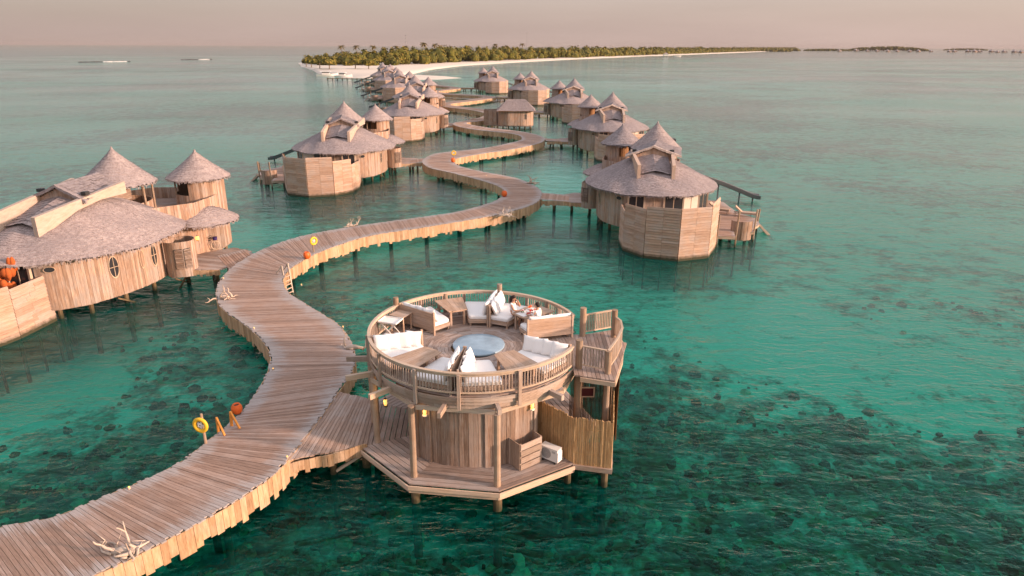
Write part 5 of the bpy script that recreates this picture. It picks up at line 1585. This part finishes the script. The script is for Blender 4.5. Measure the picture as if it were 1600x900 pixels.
# ------------------------------------------------------------------ things on the boardwalk
def driftwood(loc, seed, label, n=9, size=1.0, tall=0.6):
    rnd = random.Random(seed); m = MB()
    base = []
    for k in range(n):
        a = rnd.uniform(0, 6.28); L_ = size * rnd.uniform(0.5, 1.0)
        p = Vector((rnd.uniform(-.45, .45) * size, rnd.uniform(-.18, .18) * size, 0.06)); el0 = rnd.uniform(-0.1, 1.0) * tall
        pts = [p]; d = Vector((math.cos(a) * 1.3, math.sin(a) * .7, el0))
        for q in range(5):
            d = (d + Vector((rnd.uniform(-.9, .9), rnd.uniform(-.9, .9), rnd.uniform(-.6, .4)))).normalized()
            nx = pts[-1] + d * L_ / 5; nx.z = max(nx.z, 0.05); pts.append(nx)
        r0 = rnd.uniform(.035, .07) * size ** .5
        m.tube(pts, [r0 * (1 - .14 * q) for q in range(6)], 7)
        if rnd.random() < .6:
            b = pts[3]; m.tube([b, b + Vector((rnd.uniform(-.2, .2), rnd.uniform(-.2, .2), rnd.uniform(.05, .3))) * size, b + Vector((rnd.uniform(-.3, .3), rnd.uniform(-.3, .3), rnd.uniform(.1, .45))) * size], [.025, .018, .008], 6)
    m.tube([(-.25 * size, 0, .06), (0, .05, .10), (.3 * size, .02, .08)], [.07, .12, .05], 9)
    o = m.build('driftwood', M['drift'], loc=loc, smooth=True)
    return tag(o, label, 'driftwood', 'driftwood pieces along the boardwalk')
driftwood(P(190, 866, BW), 3, 'tangle of pale driftwood lying on the near boardwalk edge at bottom left', 11, 1.05, .5)
driftwood(P(350, 467, BW), 5, 'spiky driftwood on the outer edge of the first left bend', 9, 0.95, .7)
driftwood(P(548, 354, BW), 8, 'upright driftwood stump on the far edge after the first bend', 8, 0.95, 1.6)
driftwood(P(789, 337, BW), 12, 'tangled driftwood on the near edge of the second bend', 10, 1.5, .5)
driftwood(P(829, 287, BW), 21, 'tall thin driftwood branches on the outer edge of the second bend', 6, 1.7, 2.2)
driftwood(P(739, 186.5, BW), 31, 'driftwood on the boardwalk beside the hip roofed hut', 7, 2.0, 1.2)
driftwood(P(553, 546, BW), 41, 'tall bent stick standing at the boardwalk edge beside the pavilion', 3, 1.5, 3.0)

def life_ring(loc, face, label):
    t = tag(empty('life_ring_post', loc, face), label, 'life ring', 'life rings on posts along the boardwalk')
    m = MB(); m.tube([(0, .06, -.4), (0, .06, .5), (0.01, .06, 1.22)], [.055, .05, .045], 8); m.build('post', M['post'], t)
    m = MB(); n, k_ = 28, 10
    vs_, fs = [], []
    for a in range(n):
        for b in range(k_):
            A_, B_ = 2 * PI * a / n, 2 * PI * b / k_
            q = .235 + .075 * math.cos(B_); vs_.append((q * math.cos(A_), -.06 + .06 * math.sin(B_), .82 + q * math.sin(A_)))
    for a in range(n):
        for b in range(k_): fs.append((a * k_ + b, a * k_ + (b + 1) % k_, ((a + 1) % n) * k_ + (b + 1) % k_, ((a + 1) % n) * k_ + b))
    m.add(vs_, fs); rg = m.build('ring', M['yellow'], t, smooth=True)
    m = MB()
    for q in range(5):
        a0 = q * 1.256; m.tube([(.13 * math.cos(a0), -.05, .82 + .13 * math.sin(a0)), (.05 * math.cos(a0 + 1), -.09, .82 + .05 * math.sin(a0 + 1)), (.13 * math.cos(a0 + 2.4), -.05, .82 + .13 * math.sin(a0 + 2.4))], .02, 6)
    m.build('rope_coil', M['white'], rg)
    m = MB(); m.lathe([(0.10, 0), (0.10, 0.01)], 18); o = m.build('backing', M['dark'], rg); o.rotation_euler = (PI / 2, 0, 0); o.location = (0, -.02, .82)
    return t
life_ring(P(320, 694, BW), R(-12), 'yellow life ring with white rope on a post on the near left edge')
life_ring(P(491, 394, BW), R(52), 'yellow life ring seen edge on beside the orange pot at the first bend')
life_ring(P(709, 249, BW), R(10), 'yellow life ring on a post at the third bend of the boardwalk')
def pot(loc, label, k=1.0):
    t = tag(empty('orange_pot', loc), label, 'pot', 'orange pots along the boardwalk')
    m = MB(); m.lathe([(.13 * k, 0.0), (.22 * k, .10 * k), (.255 * k, .24 * k), (.235 * k, .38 * k), (.17 * k, .47 * k), (.165 * k, .49 * k), (.14 * k, .48 * k), (.14 * k, .40 * k), (0, .39 * k)], 26); m.build('body', M['orange'], t, smooth=True)
    m = MB(); m.lathe([(0, .405 * k), (.135 * k, .41 * k)], 20); m.build('mouth', M['dark'], t)
    return t
pot(P(371, 646, BW), 'orange pot by the orange ladder on the near left edge', 0.85)
pot(P(480, 404, BW), 'orange pot beside the edge on life ring at the first bend', 0.95)
pot(P(788, 307, BW), 'orange pot on the inner edge of the second bend', 1.1)
pot(P(708, 253.5, BW), 'orange pot at the foot of the far life ring', 1.1)
def swim_ladder(loc, face, label, mat):
    t = tag(empty('swim_ladder', loc, face), label, 'ladder', 'swim ladders on the boardwalk')
    for x_ in (-.28, .28):
        m = MB(); m.beam((x_, -.05, .62), (x_ * .9, .16, -1.4), .07, .1); m.beam((x_, -.05, .58), (x_ * 1.1, -.5, .05), .06, .08); m.build('rail', mat, t)
    for k in range(5):
        m = MB(); m.beam((-.29, .06 + k * .022, -.15 - k * .27), (.29, .06 + k * .022, -.15 - k * .27), .07, .045); m.build('rung', mat, t)
    return t
swim_ladder(P(352, 670, BW), R(52), 'orange wooden ladder handles rising over the near left boardwalk edge', M['orange_wood'])
swim_ladder(P(447, 428, BW), R(-115), 'pale wooden ladder on the inner edge of the first bend', M['drift'])
for i, (px, py, w_) in enumerate([(202, 764, 'on the left edge above the driftwood tangle'), (449, 716, 'at the corner where the ramp leaves the boardwalk'), (427, 578, 'on the left edge opposite the pavilion'), (397, 514, 'on the left edge below the first bend'),
                                  (349, 436, 'on the outer edge above the spiky driftwood'), (471, 446, 'beside the pale ladder on the inner edge'), (536, 512, 'on the right edge above the pavilion beams'), (760, 275, 'on the far edge before the second bend'), (833, 221, 'on the far edge at the fourth bend')]):
    t = tag(empty('deck_light', P(px, py, BW)), 'tiny lit deck light ' + w_, 'deck light', 'deck lights along the boardwalk edges')
    m = MB(); m.lathe([(.045, 0), (.045, .05), (.035, .07)], 12); m.build('base', M['pale'], t)
    m = MB(); m.ellipsoid((0, 0, .08), (.03, .03, .022), 10, 6); m.build('lens', M['lamp'], t, smooth=True)

def bicycle(loc, face, label):
    t = tag(empty('bicycle', loc, face), label, 'bicycle', 'bicycles on the left villa deck')
    for x_ in (-.5, .5):
        m = MB(); n, k_ = 26, 6; vs_, fs = [], []
        for a in range(n):
            for b in range(k_):
                q = .30 + .028 * math.cos(2 * PI * b / k_); vs_.append((x_ + q * math.cos(2 * PI * a / n), .028 * math.sin(2 * PI * b / k_), .33 + q * math.sin(2 * PI * a / n)))
        for a in range(n):
            for b in range(k_): fs.append((a * k_ + b, a * k_ + (b + 1) % k_, ((a + 1) % n) * k_ + (b + 1) % k_, ((a + 1) % n) * k_ + b))
        m.add(vs_, fs); wh = m.build('wheel', M['pale'], t)
        m = MB()
        for q in range(7): m.tube([(x_, 0, .33), (x_ + .29 * math.cos(q * .9), 0, .33 + .29 * math.sin(q * .9))], .006, 4)
        m.build('spokes', M['metal'], wh)
    m = MB()
    for a, b in (((-.5, 0, .33), (-.2, 0, .75)), ((-.2, 0, .75), (.33, 0, .80)), ((.33, 0, .80), (-.05, 0, .3)), ((-.05, 0, .3), (-.2, 0, .85)), ((-.05, 0, .3), (-.5, 0, .33)), ((.5, 0, .33), (.32, 0, .98))): m.tube([a, b], .022, 6)
    m.build('frame', M['bike'], t)
    m = MB(); m.tube([(.2, -.28, 1.0), (.33, -.15, 1.0), (.33, .15, 1.0), (.2, .28, 1.0)], .018, 6); m.build('handlebar', M['dark'], t)
    m = MB(); m.ellipsoid((-.22, 0, .90), (.13, .08, .04), 12, 6); m.build('saddle', M['purple'], t, smooth=True)
    m = MB(); m.lathe([(.13, 0), (.17, .22)], 14, (.52, 0, .72)); m.build('basket', M['purple'], t)
bicycle(P(326, 391, 1.10), R(20), 'bicycle with a dark basket parked nearer the louvred turret')
bicycle(P(334, 378, 1.10), R(-60), 'bicycle with a dark basket parked under the porch roof')

lantern('porch_lantern', Vector((-20.6, 43.1, 3.05)), 'glowing porch lantern under the eave of the largest left villa', 0.3, 1.6)
p_d = bpy.data.lights.new('porch_bulb', 'POINT'); p_d.energy = 6; p_d.color = (1, 0.5, 0.18); p_d.shadow_soft_size = 0.15
p_o = bpy.data.objects.new('porch_bulb', p_d); COL.objects.link(p_o); p_o.location = (-20.4, 43.3, 2.8)

# orange forms standing in for the unclear, warm-lit interior behind the left villa's court
so = tag(empty('orange_stand_in', (-28.2, 35.3, 0.72), R(10)), 'bunched orange forms standing in for the unclear orange interior of the largest left villa', 'stand-in')
rr_ = random.Random(9)
for k in range(4):
    m = MB(); x_ = -0.75 + k * 0.5
    for q in range(16):
        m.ellipsoid((x_ + rr_.uniform(-.22, .22), rr_.uniform(-.25, .25), rr_.uniform(0.3, 3.0)), (rr_.uniform(.12, .24), rr_.uniform(.10, .2), rr_.uniform(.15, .45)), 9, 6)
    m.build('drape', M['stand_in_orange'], so, smooth=True)
m = MB(); m.tube([(-1.1, 0, 2.75), (1.0, 0, 2.8)], 0.04, 7)
m.build('pole', M['post'], so)

# loungers on the near right villa's deck
def lounger(loc, face, label):
    t = tag(empty('sun_lounger', loc, face), label, 'sun lounger', 'loungers on the right villa deck')
    m = MB()
    for y_ in (-.3, .3): m.beam((-.95, y_, .28), (.95, y_, .28), .05, .08)
    m.build('frame', M['furniture'], t)
    for x_ in (-.8, .8):
        for y_ in (-.3, .3): m = MB(); m.box((x_, y_, .13), (.06, .06, .26)); m.build('leg', M['furniture'], t)
    m = MB(); m.beam((-.95, 0, .36), (.25, 0, .36), .62, .09); m.build('seat_pad', M['furniture'] if 'wooden' in label else M['cushion'], t)
    m = MB(); m.beam((.27, 0, .38), (.85, 0, .85), .62, .09); m.build('back_pad', M['furniture'] if 'wooden' in label else M['cushion'], t)
lounger(Vector((12.3 + 6.3, 60.5 - .2, 0.91)), R(150), 'bare wooden lounger under the slide of the nearest right villa')
lounger(Vector((12.3 + 8.2, 60.5 - 1.6, 0.91)), R(160), 'bare wooden lounger nearer the steps of the nearest right villa deck')

# ------------------------------------------------------------------ island
beach_px = [(470, 104), (488, 110), (500, 117), (540, 122), (600, 122), (640, 117), (672, 109), (720, 103), (790, 98.5), (880, 93.5), (960, 90), (1050, 86.5), (1140, 83), (1215, 80), (1245, 78.7)]
back_px = [(466, 101), (480, 103.5), (500, 105.5), (540, 106), (590, 105.8), (640, 103.5), (690, 100.5), (750, 98.0), (830, 94), (900, 91.2), (980, 88.0), (1060, 85.0), (1140, 82.0), (1215, 79.6), (1245, 78.5)]
shore = [P(*a, 0) for a in beach_px]; front = [P(*a, 0) for a in back_px]
def resample(pts, n):
    acc = [0.0]
    for a, b in zip(pts, pts[1:]): acc.append(acc[-1] + (b - a).length)
    E2 = np.array([list(p) for p in pts])
    return [Vector([np.interp(acc[-1] * k / n, acc, E2[:, j]) for j in range(3)]) for k in range(n + 1)]
m = MB(); vs_ = []
N_ = len(shore)
inland = [f + Vector((60 + f.x * 0.02, 260, 0)) for f in front]
for i in range(N_):
    a, b, c = shore[i], front[i], inland[i]
    o = a + (a - b).normalized() * 6 if (a - b).length > .1 else a
    for p, z in ((o, -1.2), (a, 0.03), (a.lerp(b, .35), .7), (b, 1.3), (c, 1.6)): vs_.append((p.x, p.y, z))
fs = [(i * 5 + k, i * 5 + k + 1, (i + 1) * 5 + k + 1, (i + 1) * 5 + k) for i in range(N_ - 1) for k in range(4)]
m.add(vs_, fs); tag(m.build('island_beach', M['sandmat'], smooth=True), kind='structure')
# sand spit reaching towards the last villas
m = MB(); sp_ = [P(*a, 0) for a in [(560, 119), (640, 116), (700, 119), (730, 122), (690, 124.5), (620, 125.5), (560, 123)]]
c0 = sum(sp_, Vector()) / len(sp_)
ring_ = [[(p.x, p.y, -.5) for p in sp_], [(*(p.lerp(c0, .1)).xy, .04) for p in sp_], [(*(p.lerp(c0, .5)).xy, .18) for p in sp_]]
vv = sum(ring_, []); n7 = len(sp_)
m.add(vv, [(r * n7 + k, r * n7 + (k + 1) % n7, (r + 1) * n7 + (k + 1) % n7, (r + 1) * n7 + k) for r in range(2) for k in range(n7)] + [tuple(2 * n7 + k for k in range(n7))])
tag(m.build('sand_spit', M['sandmat'], smooth=True), kind='structure')

def crown(m, c, rx, rz, n, leaf, rnd):
    m.ellipsoid((c[0], c[1], c[2]), (rx * .72, rx * .72, rz * .72), 7, 5, r=rnd.random() * .3)  # dark solid core added inside each crown to block light passing through
    for _ in range(n):
        v = Vector((rnd.gauss(0, 1), rnd.gauss(0, 1), rnd.gauss(0, 1))).normalized()
        if v.z < -.5: v.z = -v.z
        q = rnd.uniform(.55, 1.05)
        p = Vector((c[0] + v.x * rx * q, c[1] + v.y * rx * q, c[2] + v.z * rz * q))
        nr = (v + Vector((rnd.uniform(-.6, .6), rnd.uniform(-.6, .6), rnd.uniform(-.3, .8)))).normalized()
        t1 = nr.cross(Vector((rnd.uniform(-1, 1), rnd.uniform(-1, 1), rnd.uniform(-1, 1)))).normalized(); t2 = nr.cross(t1)
        s_ = leaf * rnd.uniform(.6, 1.3)
        m.add([p + t1 * s_, p + t2 * s_ * .7, p - t1 * s_, p - t2 * s_ * .7], [(0, 1, 2, 3)], rnd.random())
rnd = random.Random(11)
fline = resample(front, 560)
m = MB()
for k in range(560):
    if k < 7: continue
    b = fline[k]; dist = b.y
    row_n = 6 if dist < 900 else 4
    for row in range(row_n):
        if row == 0 and k % 2: continue
        dep = row * rnd.uniform(9, 14) + rnd.uniform(0, 4)
        h = min(1, .5 + row * .17) * rnd.uniform(6, 11.5) * min(1, .5 + k / 40)
        if row == 0: h = rnd.uniform(4, 8) * min(1, .6 + k / 60)
        x, y = b.x + dep * .25 + rnd.uniform(-7, 7), b.y + dep + 2 + rnd.uniform(0, 4)
        rx = rnd.choice((2.2, 3.0, 4.0, 5.0, 6.0)) * rnd.uniform(.85, 1.15) * (1.0 if dist < 900 else 1.6)
        crown(m, (x, y, 1.2 + h - rx * .55), rx, rx * .75 + h * .18, 75 if dist < 800 else 36, 0.9 if dist < 900 else 1.6, rnd)
        if row == 0: crown(m, (x, y, 1.2 + h * .35), rx, h * .4, 20, 0.9, rnd)
tag(m.build('island_woodland', M['leaf']), 'dense green and brown woodland covering the island', 'woodland', kind='stuff')

def bush(loc, h, rx, seed, label, cat='tree'):
    rr_ = random.Random(seed); t = tag(empty('shore_tree', loc), label, cat, 'trees at the island edge')
    m = MB(); m.tube([(0, 0, -.3), (.2, 0, h * .3), (.1, .2, h * .6)], [.35, .28, .15], 7)
    for q in range(4): a = q * 1.6; m.tube([(.2, 0, h * .3), (rx * .45 * math.cos(a), rx * .45 * math.sin(a), h * .6)], [.16, .07], 5)
    m.build('trunk', M['trunk'], t)
    m = MB()
    for q in range(7):
        a = rr_.uniform(0, 6.28); w_ = rr_.uniform(0, .65) * rx
        crown(m, (w_ * math.cos(a), w_ * math.sin(a), h * rr_.uniform(.45, .75)), rx * .5, h * .27, 70, .75, rr_)
    m.build('crown', M['leaf'], t)
for i, (px, py, h, rx, lab) in enumerate([(476, 103.5, 5, 4, 'small dark tree at the very left tip of the island'), (484, 105, 6, 4.5, 'low rounded tree second from the left island tip'), (497, 107.2, 7.5, 6, 'broad green tree at the left end of the beach'),
                                          (512, 108.2, 7.5, 6.5, 'spreading tree behind the left end of the white sand'), (553, 108, 7.5, 7.5, 'yellow green bushy tree behind the middle of the white sand'), (574, 108, 6.5, 6, 'rounded yellow green tree behind the last villa roofs')]):
    bush(P(px, py, 1.0) + Vector((0, 4, 0)), h, rx, 50 + i, lab)

def make_palm(seed, h):
    rr_ = random.Random(seed); t = empty('palm_tree', (0, 0, 0))
    lx_, ly_ = rr_.uniform(-1.2, 1.2), rr_.uniform(-1, 1)
    m = MB(); m.tube([(0, 0, -.5), (lx_ * .3, ly_ * .3, h * .4), (lx_ * .7, ly_ * .7, h * .75), (lx_, ly_, h)], [.32, .24, .2, .17], 7); m.build('trunk', M['trunk'], t)
    m = MB()
    for q in range(18):
        a = q * 2.4 + rr_.uniform(-.2, .2); el0 = rr_.uniform(-.2, 1.1); L_ = rr_.uniform(2.8, 3.8)
        d = Vector((math.cos(a), math.sin(a), 0)); s_ = Vector((-d.y, d.x, 0)); pts = []
        for f in range(6):
            u = f / 5; pts.append(Vector((lx_, ly_, h)) + d * L_ * u * math.cos(el0 * .5) + Vector((0, 0, L_ * (math.sin(el0) * u - .75 * u * u))))
        for f in range(5):
            w0, w1 = .55 * math.sin(PI * (.12 + .85 * f / 5)), .55 * math.sin(PI * (.12 + .85 * (f + 1) / 5))
            for sg in (-1, 1):
                m.add([pts[f], pts[f] + s_ * sg * w0 - Vector((0, 0, w0 * .45)), pts[f + 1] + s_ * sg * w1 - Vector((0, 0, w1 * .45)), pts[f + 1]], [(0, 1, 2, 3)], rr_.random())
    m.build('crown', M['palm'], t)
    return t
pals = [make_palm(s_, h) for s_, h in ((1, 11.5), (2, 13), (3, 10.5))]
pu = [False] * 3
spec = [(528, 104.5, 1, 18, 'short palm left of the two tallest palms'), (550.5, 104.6, 1, 24, 'tall lone palm, left of the two standing above the wood'), (572.5, 104.6, 1, 24, 'tall lone palm, right of the two standing above the wood')]
for k in range(26):
    px = 605 + k * 23.5 + rnd.uniform(-7, 7)
    spec.append((px, np.interp(px, [a for a, _ in back_px], [b for _, b in back_px]) - rnd.uniform(0.3, 1.0), rnd.randint(0, 2), rnd.uniform(20, 34), None))
for i, (px, py, kind, dep, lab) in enumerate(spec):
    o = pals[kind] if not pu[kind] else copy_tree(pals[kind]); pu[kind] = True
    o.location = P(px, py, 0) + Vector((0, dep, 1.2)); o.rotation_euler = (0, 0, rnd.uniform(0, 6.28))
    s_ = rnd.uniform(.95, 1.25) if lab is None else 1.0
    if i in (1, 2): s_ = 1.0
    o.scale = (s_,) * 3
    tag(o, lab or 'palm tree rising from the island wood to the right of the two tall lone palms', 'palm', 'palms of the island')
for i, (px, h, dd) in enumerate(((623.5, 23, 40), (825, 30, 80))):
    b = P(px, np.interp(px, [a for a, _ in back_px], [b_ for _, b_ in back_px]), 0)
    t = tag(empty('radio_mast', b + Vector((0, dd, 1))), ('thin radio mast above the left part of the island wood', 'thin radio mast above the middle of the island wood')[i], 'mast', 'radio masts on the island')
    m = MB(); m.tube([(0, 0, 0), (0, 0, h)], [.35, .12], 6); m.build('pole', M['metal'], t)
    m = MB()
    for q in range(3): m.box((0, 0, h - 1.5 - q * 2.2), (1.6 - .3 * q, .2, .5))
    m.build('antennas', M['metal'], t)

# moored boats and jetty off the beach
def boat(loc, face, L_, label, cabin=True):
    t = tag(empty('boat', loc, face), label, 'boat', 'boats moored off the island')
    m = MB(); st = []
    for k in range(9):
        u = k / 8; w_ = (math.sin(PI * min(1, .25 + u * .62)) if u < .99 else .05) * L_ * .14 * (1 - max(0, u - .7) * 2.6); w_ = max(w_, .05)
        st.append([(-L_ / 2 + L_ * u, -w_, .9 + .7 * u ** 3), (-L_ / 2 + L_ * u, -w_ * .7, -.1), (-L_ / 2 + L_ * u, w_ * .7, -.1), (-L_ / 2 + L_ * u, w_, .9 + .7 * u ** 3)])
    vv = sum(st, [])
    m.add(vv, [(k * 4 + j, k * 4 + j + 1, k * 4 + 5 + j, k * 4 + 4 + j) for k in range(8) for j in range(3)] + [(3, 2, 1, 0)]); m.build('hull', M['white'], t)
    m = MB(); m.add([(p[0][0], p[0][1] * .95, p[0][2] - .25) for p in st] + [(p[3][0], p[3][1] * .95, p[3][2] - .25) for p in st], [(k, k + 1, 10 + k, 9 + k) for k in range(8)]); m.build('deck', M['pale'], t)
    if cabin:
        m = MB(); m.box((-L_ * .08, 0, 1.5), (L_ * .32, L_ * .17, 1.3)); m.build('cabin', M['white'], t)
        m = MB(); m.box((-L_ * .08, 0, 2.3), (L_ * .48, L_ * .2, .14)); m.build('canopy', M['cushion'], t)
        m = MB(); m.box((-L_ * .08, 0, 1.75), (L_ * .325, L_ * .175, .45)); m.build('windows', M['pane'], t)
    return t
boat(P(512, 119, 0), R(5), 11, 'white boat moored left of the long jetty off the beach')
boat(P(537, 121, 0), R(-4), 9, 'white boat with a canopy moored beside the long jetty')
jt = tag(empty('jetty', P(575, 123.2, 0)), 'low dark jetty running from the last left villa to the moored boats', 'jetty')
a, b = P(512, 122.8, .8), P(612, 124.2, .8); o_ = P(575, 123.2, 0)
m = MB(); m.beam(a, b, 2.0, .25); m.build('deck', M['pile'], jt, origin=o_)
for k in range(14):
    p = a.lerp(b, k / 13); m = MB(); m.tube([(p.x, p.y, -2.6), (p.x, p.y, 1.2)], .2, 6); m.build('pile', M['pile'], jt, origin=o_)
boat(P(1058, 88.3, 0), R(0), 13, 'small boat moored by the shore to the right of the island')
jt = tag(empty('arrival_jetty', P(1015, 87.8, 0)), 'pale arrival jetty with a hut off the right part of the island', 'jetty'); o_ = P(1015, 87.8, 0)
a, b = P(985, 87.5, 1), P(1050, 87.8, 1)
m = MB(); m.beam(a, b, 3, .4); m.build('deck', M['pale'], jt, origin=o_)
m = MB(); p = a.lerp(b, .85); m.box((p.x, p.y, 2.6), (7, 5, 3)); m.build('hut', M['white'], jt, origin=o_)
m = MB(); m.add([(p.x - 4, p.y - 3, 4), (p.x + 4, p.y - 3, 4), (p.x + 4, p.y + 3, 4), (p.x - 4, p.y + 3, 4), (p.x, p.y, 6.5)], [(0, 1, 4), (1, 2, 4), (2, 3, 4), (3, 0, 4)]); m.build('roof', M['thatch'], jt, origin=o_)
# pale roof among the trees
b = P(752, 98, 0) + Vector((20, 110, 0)); t = tag(empty('island_house', b), 'pale roofed house showing among the trees of the island', 'house')
m = MB(); m.box((0, 0, 5), (22, 10, 8)); m.build('wall', M['white'], t)
m = MB(); m.add([(-13, -7, 9), (13, -7, 9), (13, 7, 9), (-13, 7, 9), (-8, 0, 13.5), (8, 0, 13.5)], [(0, 1, 5, 4), (1, 2, 5), (2, 3, 4, 5), (3, 0, 4)]); m.build('roof', M['thatch'], t)

# breakwaters out on the reef
foam_m = plain('surf_foam', (0.75, 0.72, 0.70), 0.8, 0.2, 0.1)
for i, (x0, x1, y0, y1, fx, lab) in enumerate(((122, 202, 97.5, 96.2, .52, 'long low breakwater with white surf far out at the left'), (284, 330, 93.6, 93.0, .62, 'shorter low breakwater with white surf left of the island'))):
    a, b = P(x0, y0, 0), P(x1, y1, 0); t = tag(empty('breakwater', (a + b) / 2), lab, 'breakwater', 'breakwaters on the reef')
    m = MB(); rr_ = random.Random(i)
    for k in range(60):
        p = a.lerp(b, k / 59); m.ellipsoid((p.x + rr_.uniform(-.6, .6), p.y + rr_.uniform(-1.5, 1.5), .1), (rr_.uniform(.6, 1.2), rr_.uniform(.6, 1.3), rr_.uniform(.3, .7)), 6, 4)
    m.build('rocks', M['rock'], t, origin=(a + b) / 2)
    m = MB()
    for k in range(40):
        p = a.lerp(b, fx + (1 - fx) * k / 39 * .93); m.ellipsoid((p.x, p.y - 2.6 + rr_.uniform(-.5, .5), .15), (1.0, .8, rr_.uniform(.12, .5)), 7, 4)
    m.build('surf', foam_m, t, origin=(a + b) / 2)

# ------------------------------------------------------------------ islets and stilt huts on the right horizon
def far_pt(px, d):
    r = ray(px, 72.0); k = d / r.y
    return Vector((r.x * k, d, 0))
m = MB(); rr_ = random.Random(4)
for (x0, x1, hh, d) in ((1232, 1250, 7, 3000), (1258, 1330, 7, 3100), (1325, 1452, 22, 3300), (1476, 1545, 12, 4600), (1120, 1235, 8, 2500)):
    n = int((x1 - x0) * 1.6)
    for k in range(n):
        f = rr_.random(); px = x0 + (x1 - x0) * f
        h = hh * (math.sin(PI * min(1, max(0, f))) ** .6 * .85 + .1); p = far_pt(px, d + rr_.uniform(0, 60))
        for q in range(3): crown(m, (p.x, p.y, h * rr_.uniform(.2, .85)), 6.0, 3.5, 16, 3.2, rr_)
tag(m.build('far_woodland', M['leaf']), 'low wooded islets along the right horizon', 'woodland', kind='stuff')
def far_hut():
    t = empty('far_stilt_hut', (0, 0, 0))
    m = MB(); m.lathe([(5.5, 2.0), (5.6, 6.0)], 12); m.box((8, 1, 3.6), (8, 7, 3.4)); m.build('wall', M['wallwood'], t)
    m = MB(); m.lathe([(7.0, 5.8), (3.5, 8.6), (2.5, 9.5), (0, 12.5)], 14); m.lathe([(4.2, 5.0), (0, 8.5)], 12, (9, 1, 0)); m.build('roof', M['thatch'], t)
    for k in range(8):
        m = MB(); m.tube([(5 * math.cos(k * .785), 5 * math.sin(k * .785), -3), (5 * math.cos(k * .785), 5 * math.sin(k * .785), 2.2)], .3, 5); m.build('pile', M['pile'], t)
    return t
fh = far_hut()
for i, (px, d) in enumerate(((1312, 2500), (1338, 2600), (1356, 2550), (1371, 2500), (1388, 2450), (1403, 2500), (1422, 2450), (1436, 2450), (1455, 2450), (1484, 2400), (1492, 2350), (1513, 2350), (1524, 2300), (1531, 2350), (1550, 2250), (1560, 2200), (1570, 2250), (1586, 2150), (1597, 2100))):
    o = fh if i == 0 else copy_tree(fh)
    o.location = far_pt(px, d); o.rotation_euler = (0, 0, rr_.uniform(-.5, .5)); s_ = rr_.uniform(.75, 1.0); o.scale = (s_,) * 3
    tag(o, 'small stilt hut in the row along the right horizon', 'hut', 'stilt huts on the right horizon')

# ------------------------------------------------------------------ evening haze: one closed box of thin air round everything
hm = bpy.data.materials.new('evening_haze'); hm.use_nodes = True
ht = hm.node_tree; ht.nodes.clear()
hv = ht.nodes.new('ShaderNodeVolumePrincipled'); ho = ht.nodes.new('ShaderNodeOutputMaterial')
hv.inputs['Color'].default_value = (0.50, 0.44, 0.43, 1)
hv.inputs['Density'].default_value = 0.00005
ht.links.new(hv.outputs[0], ho.inputs['Volume'])
m = MB(); m.box((0, 0, 19), (24600, 24600, 48)); hz_o = m.build('haze', hm)
tag(hz_o, kind='stuff')
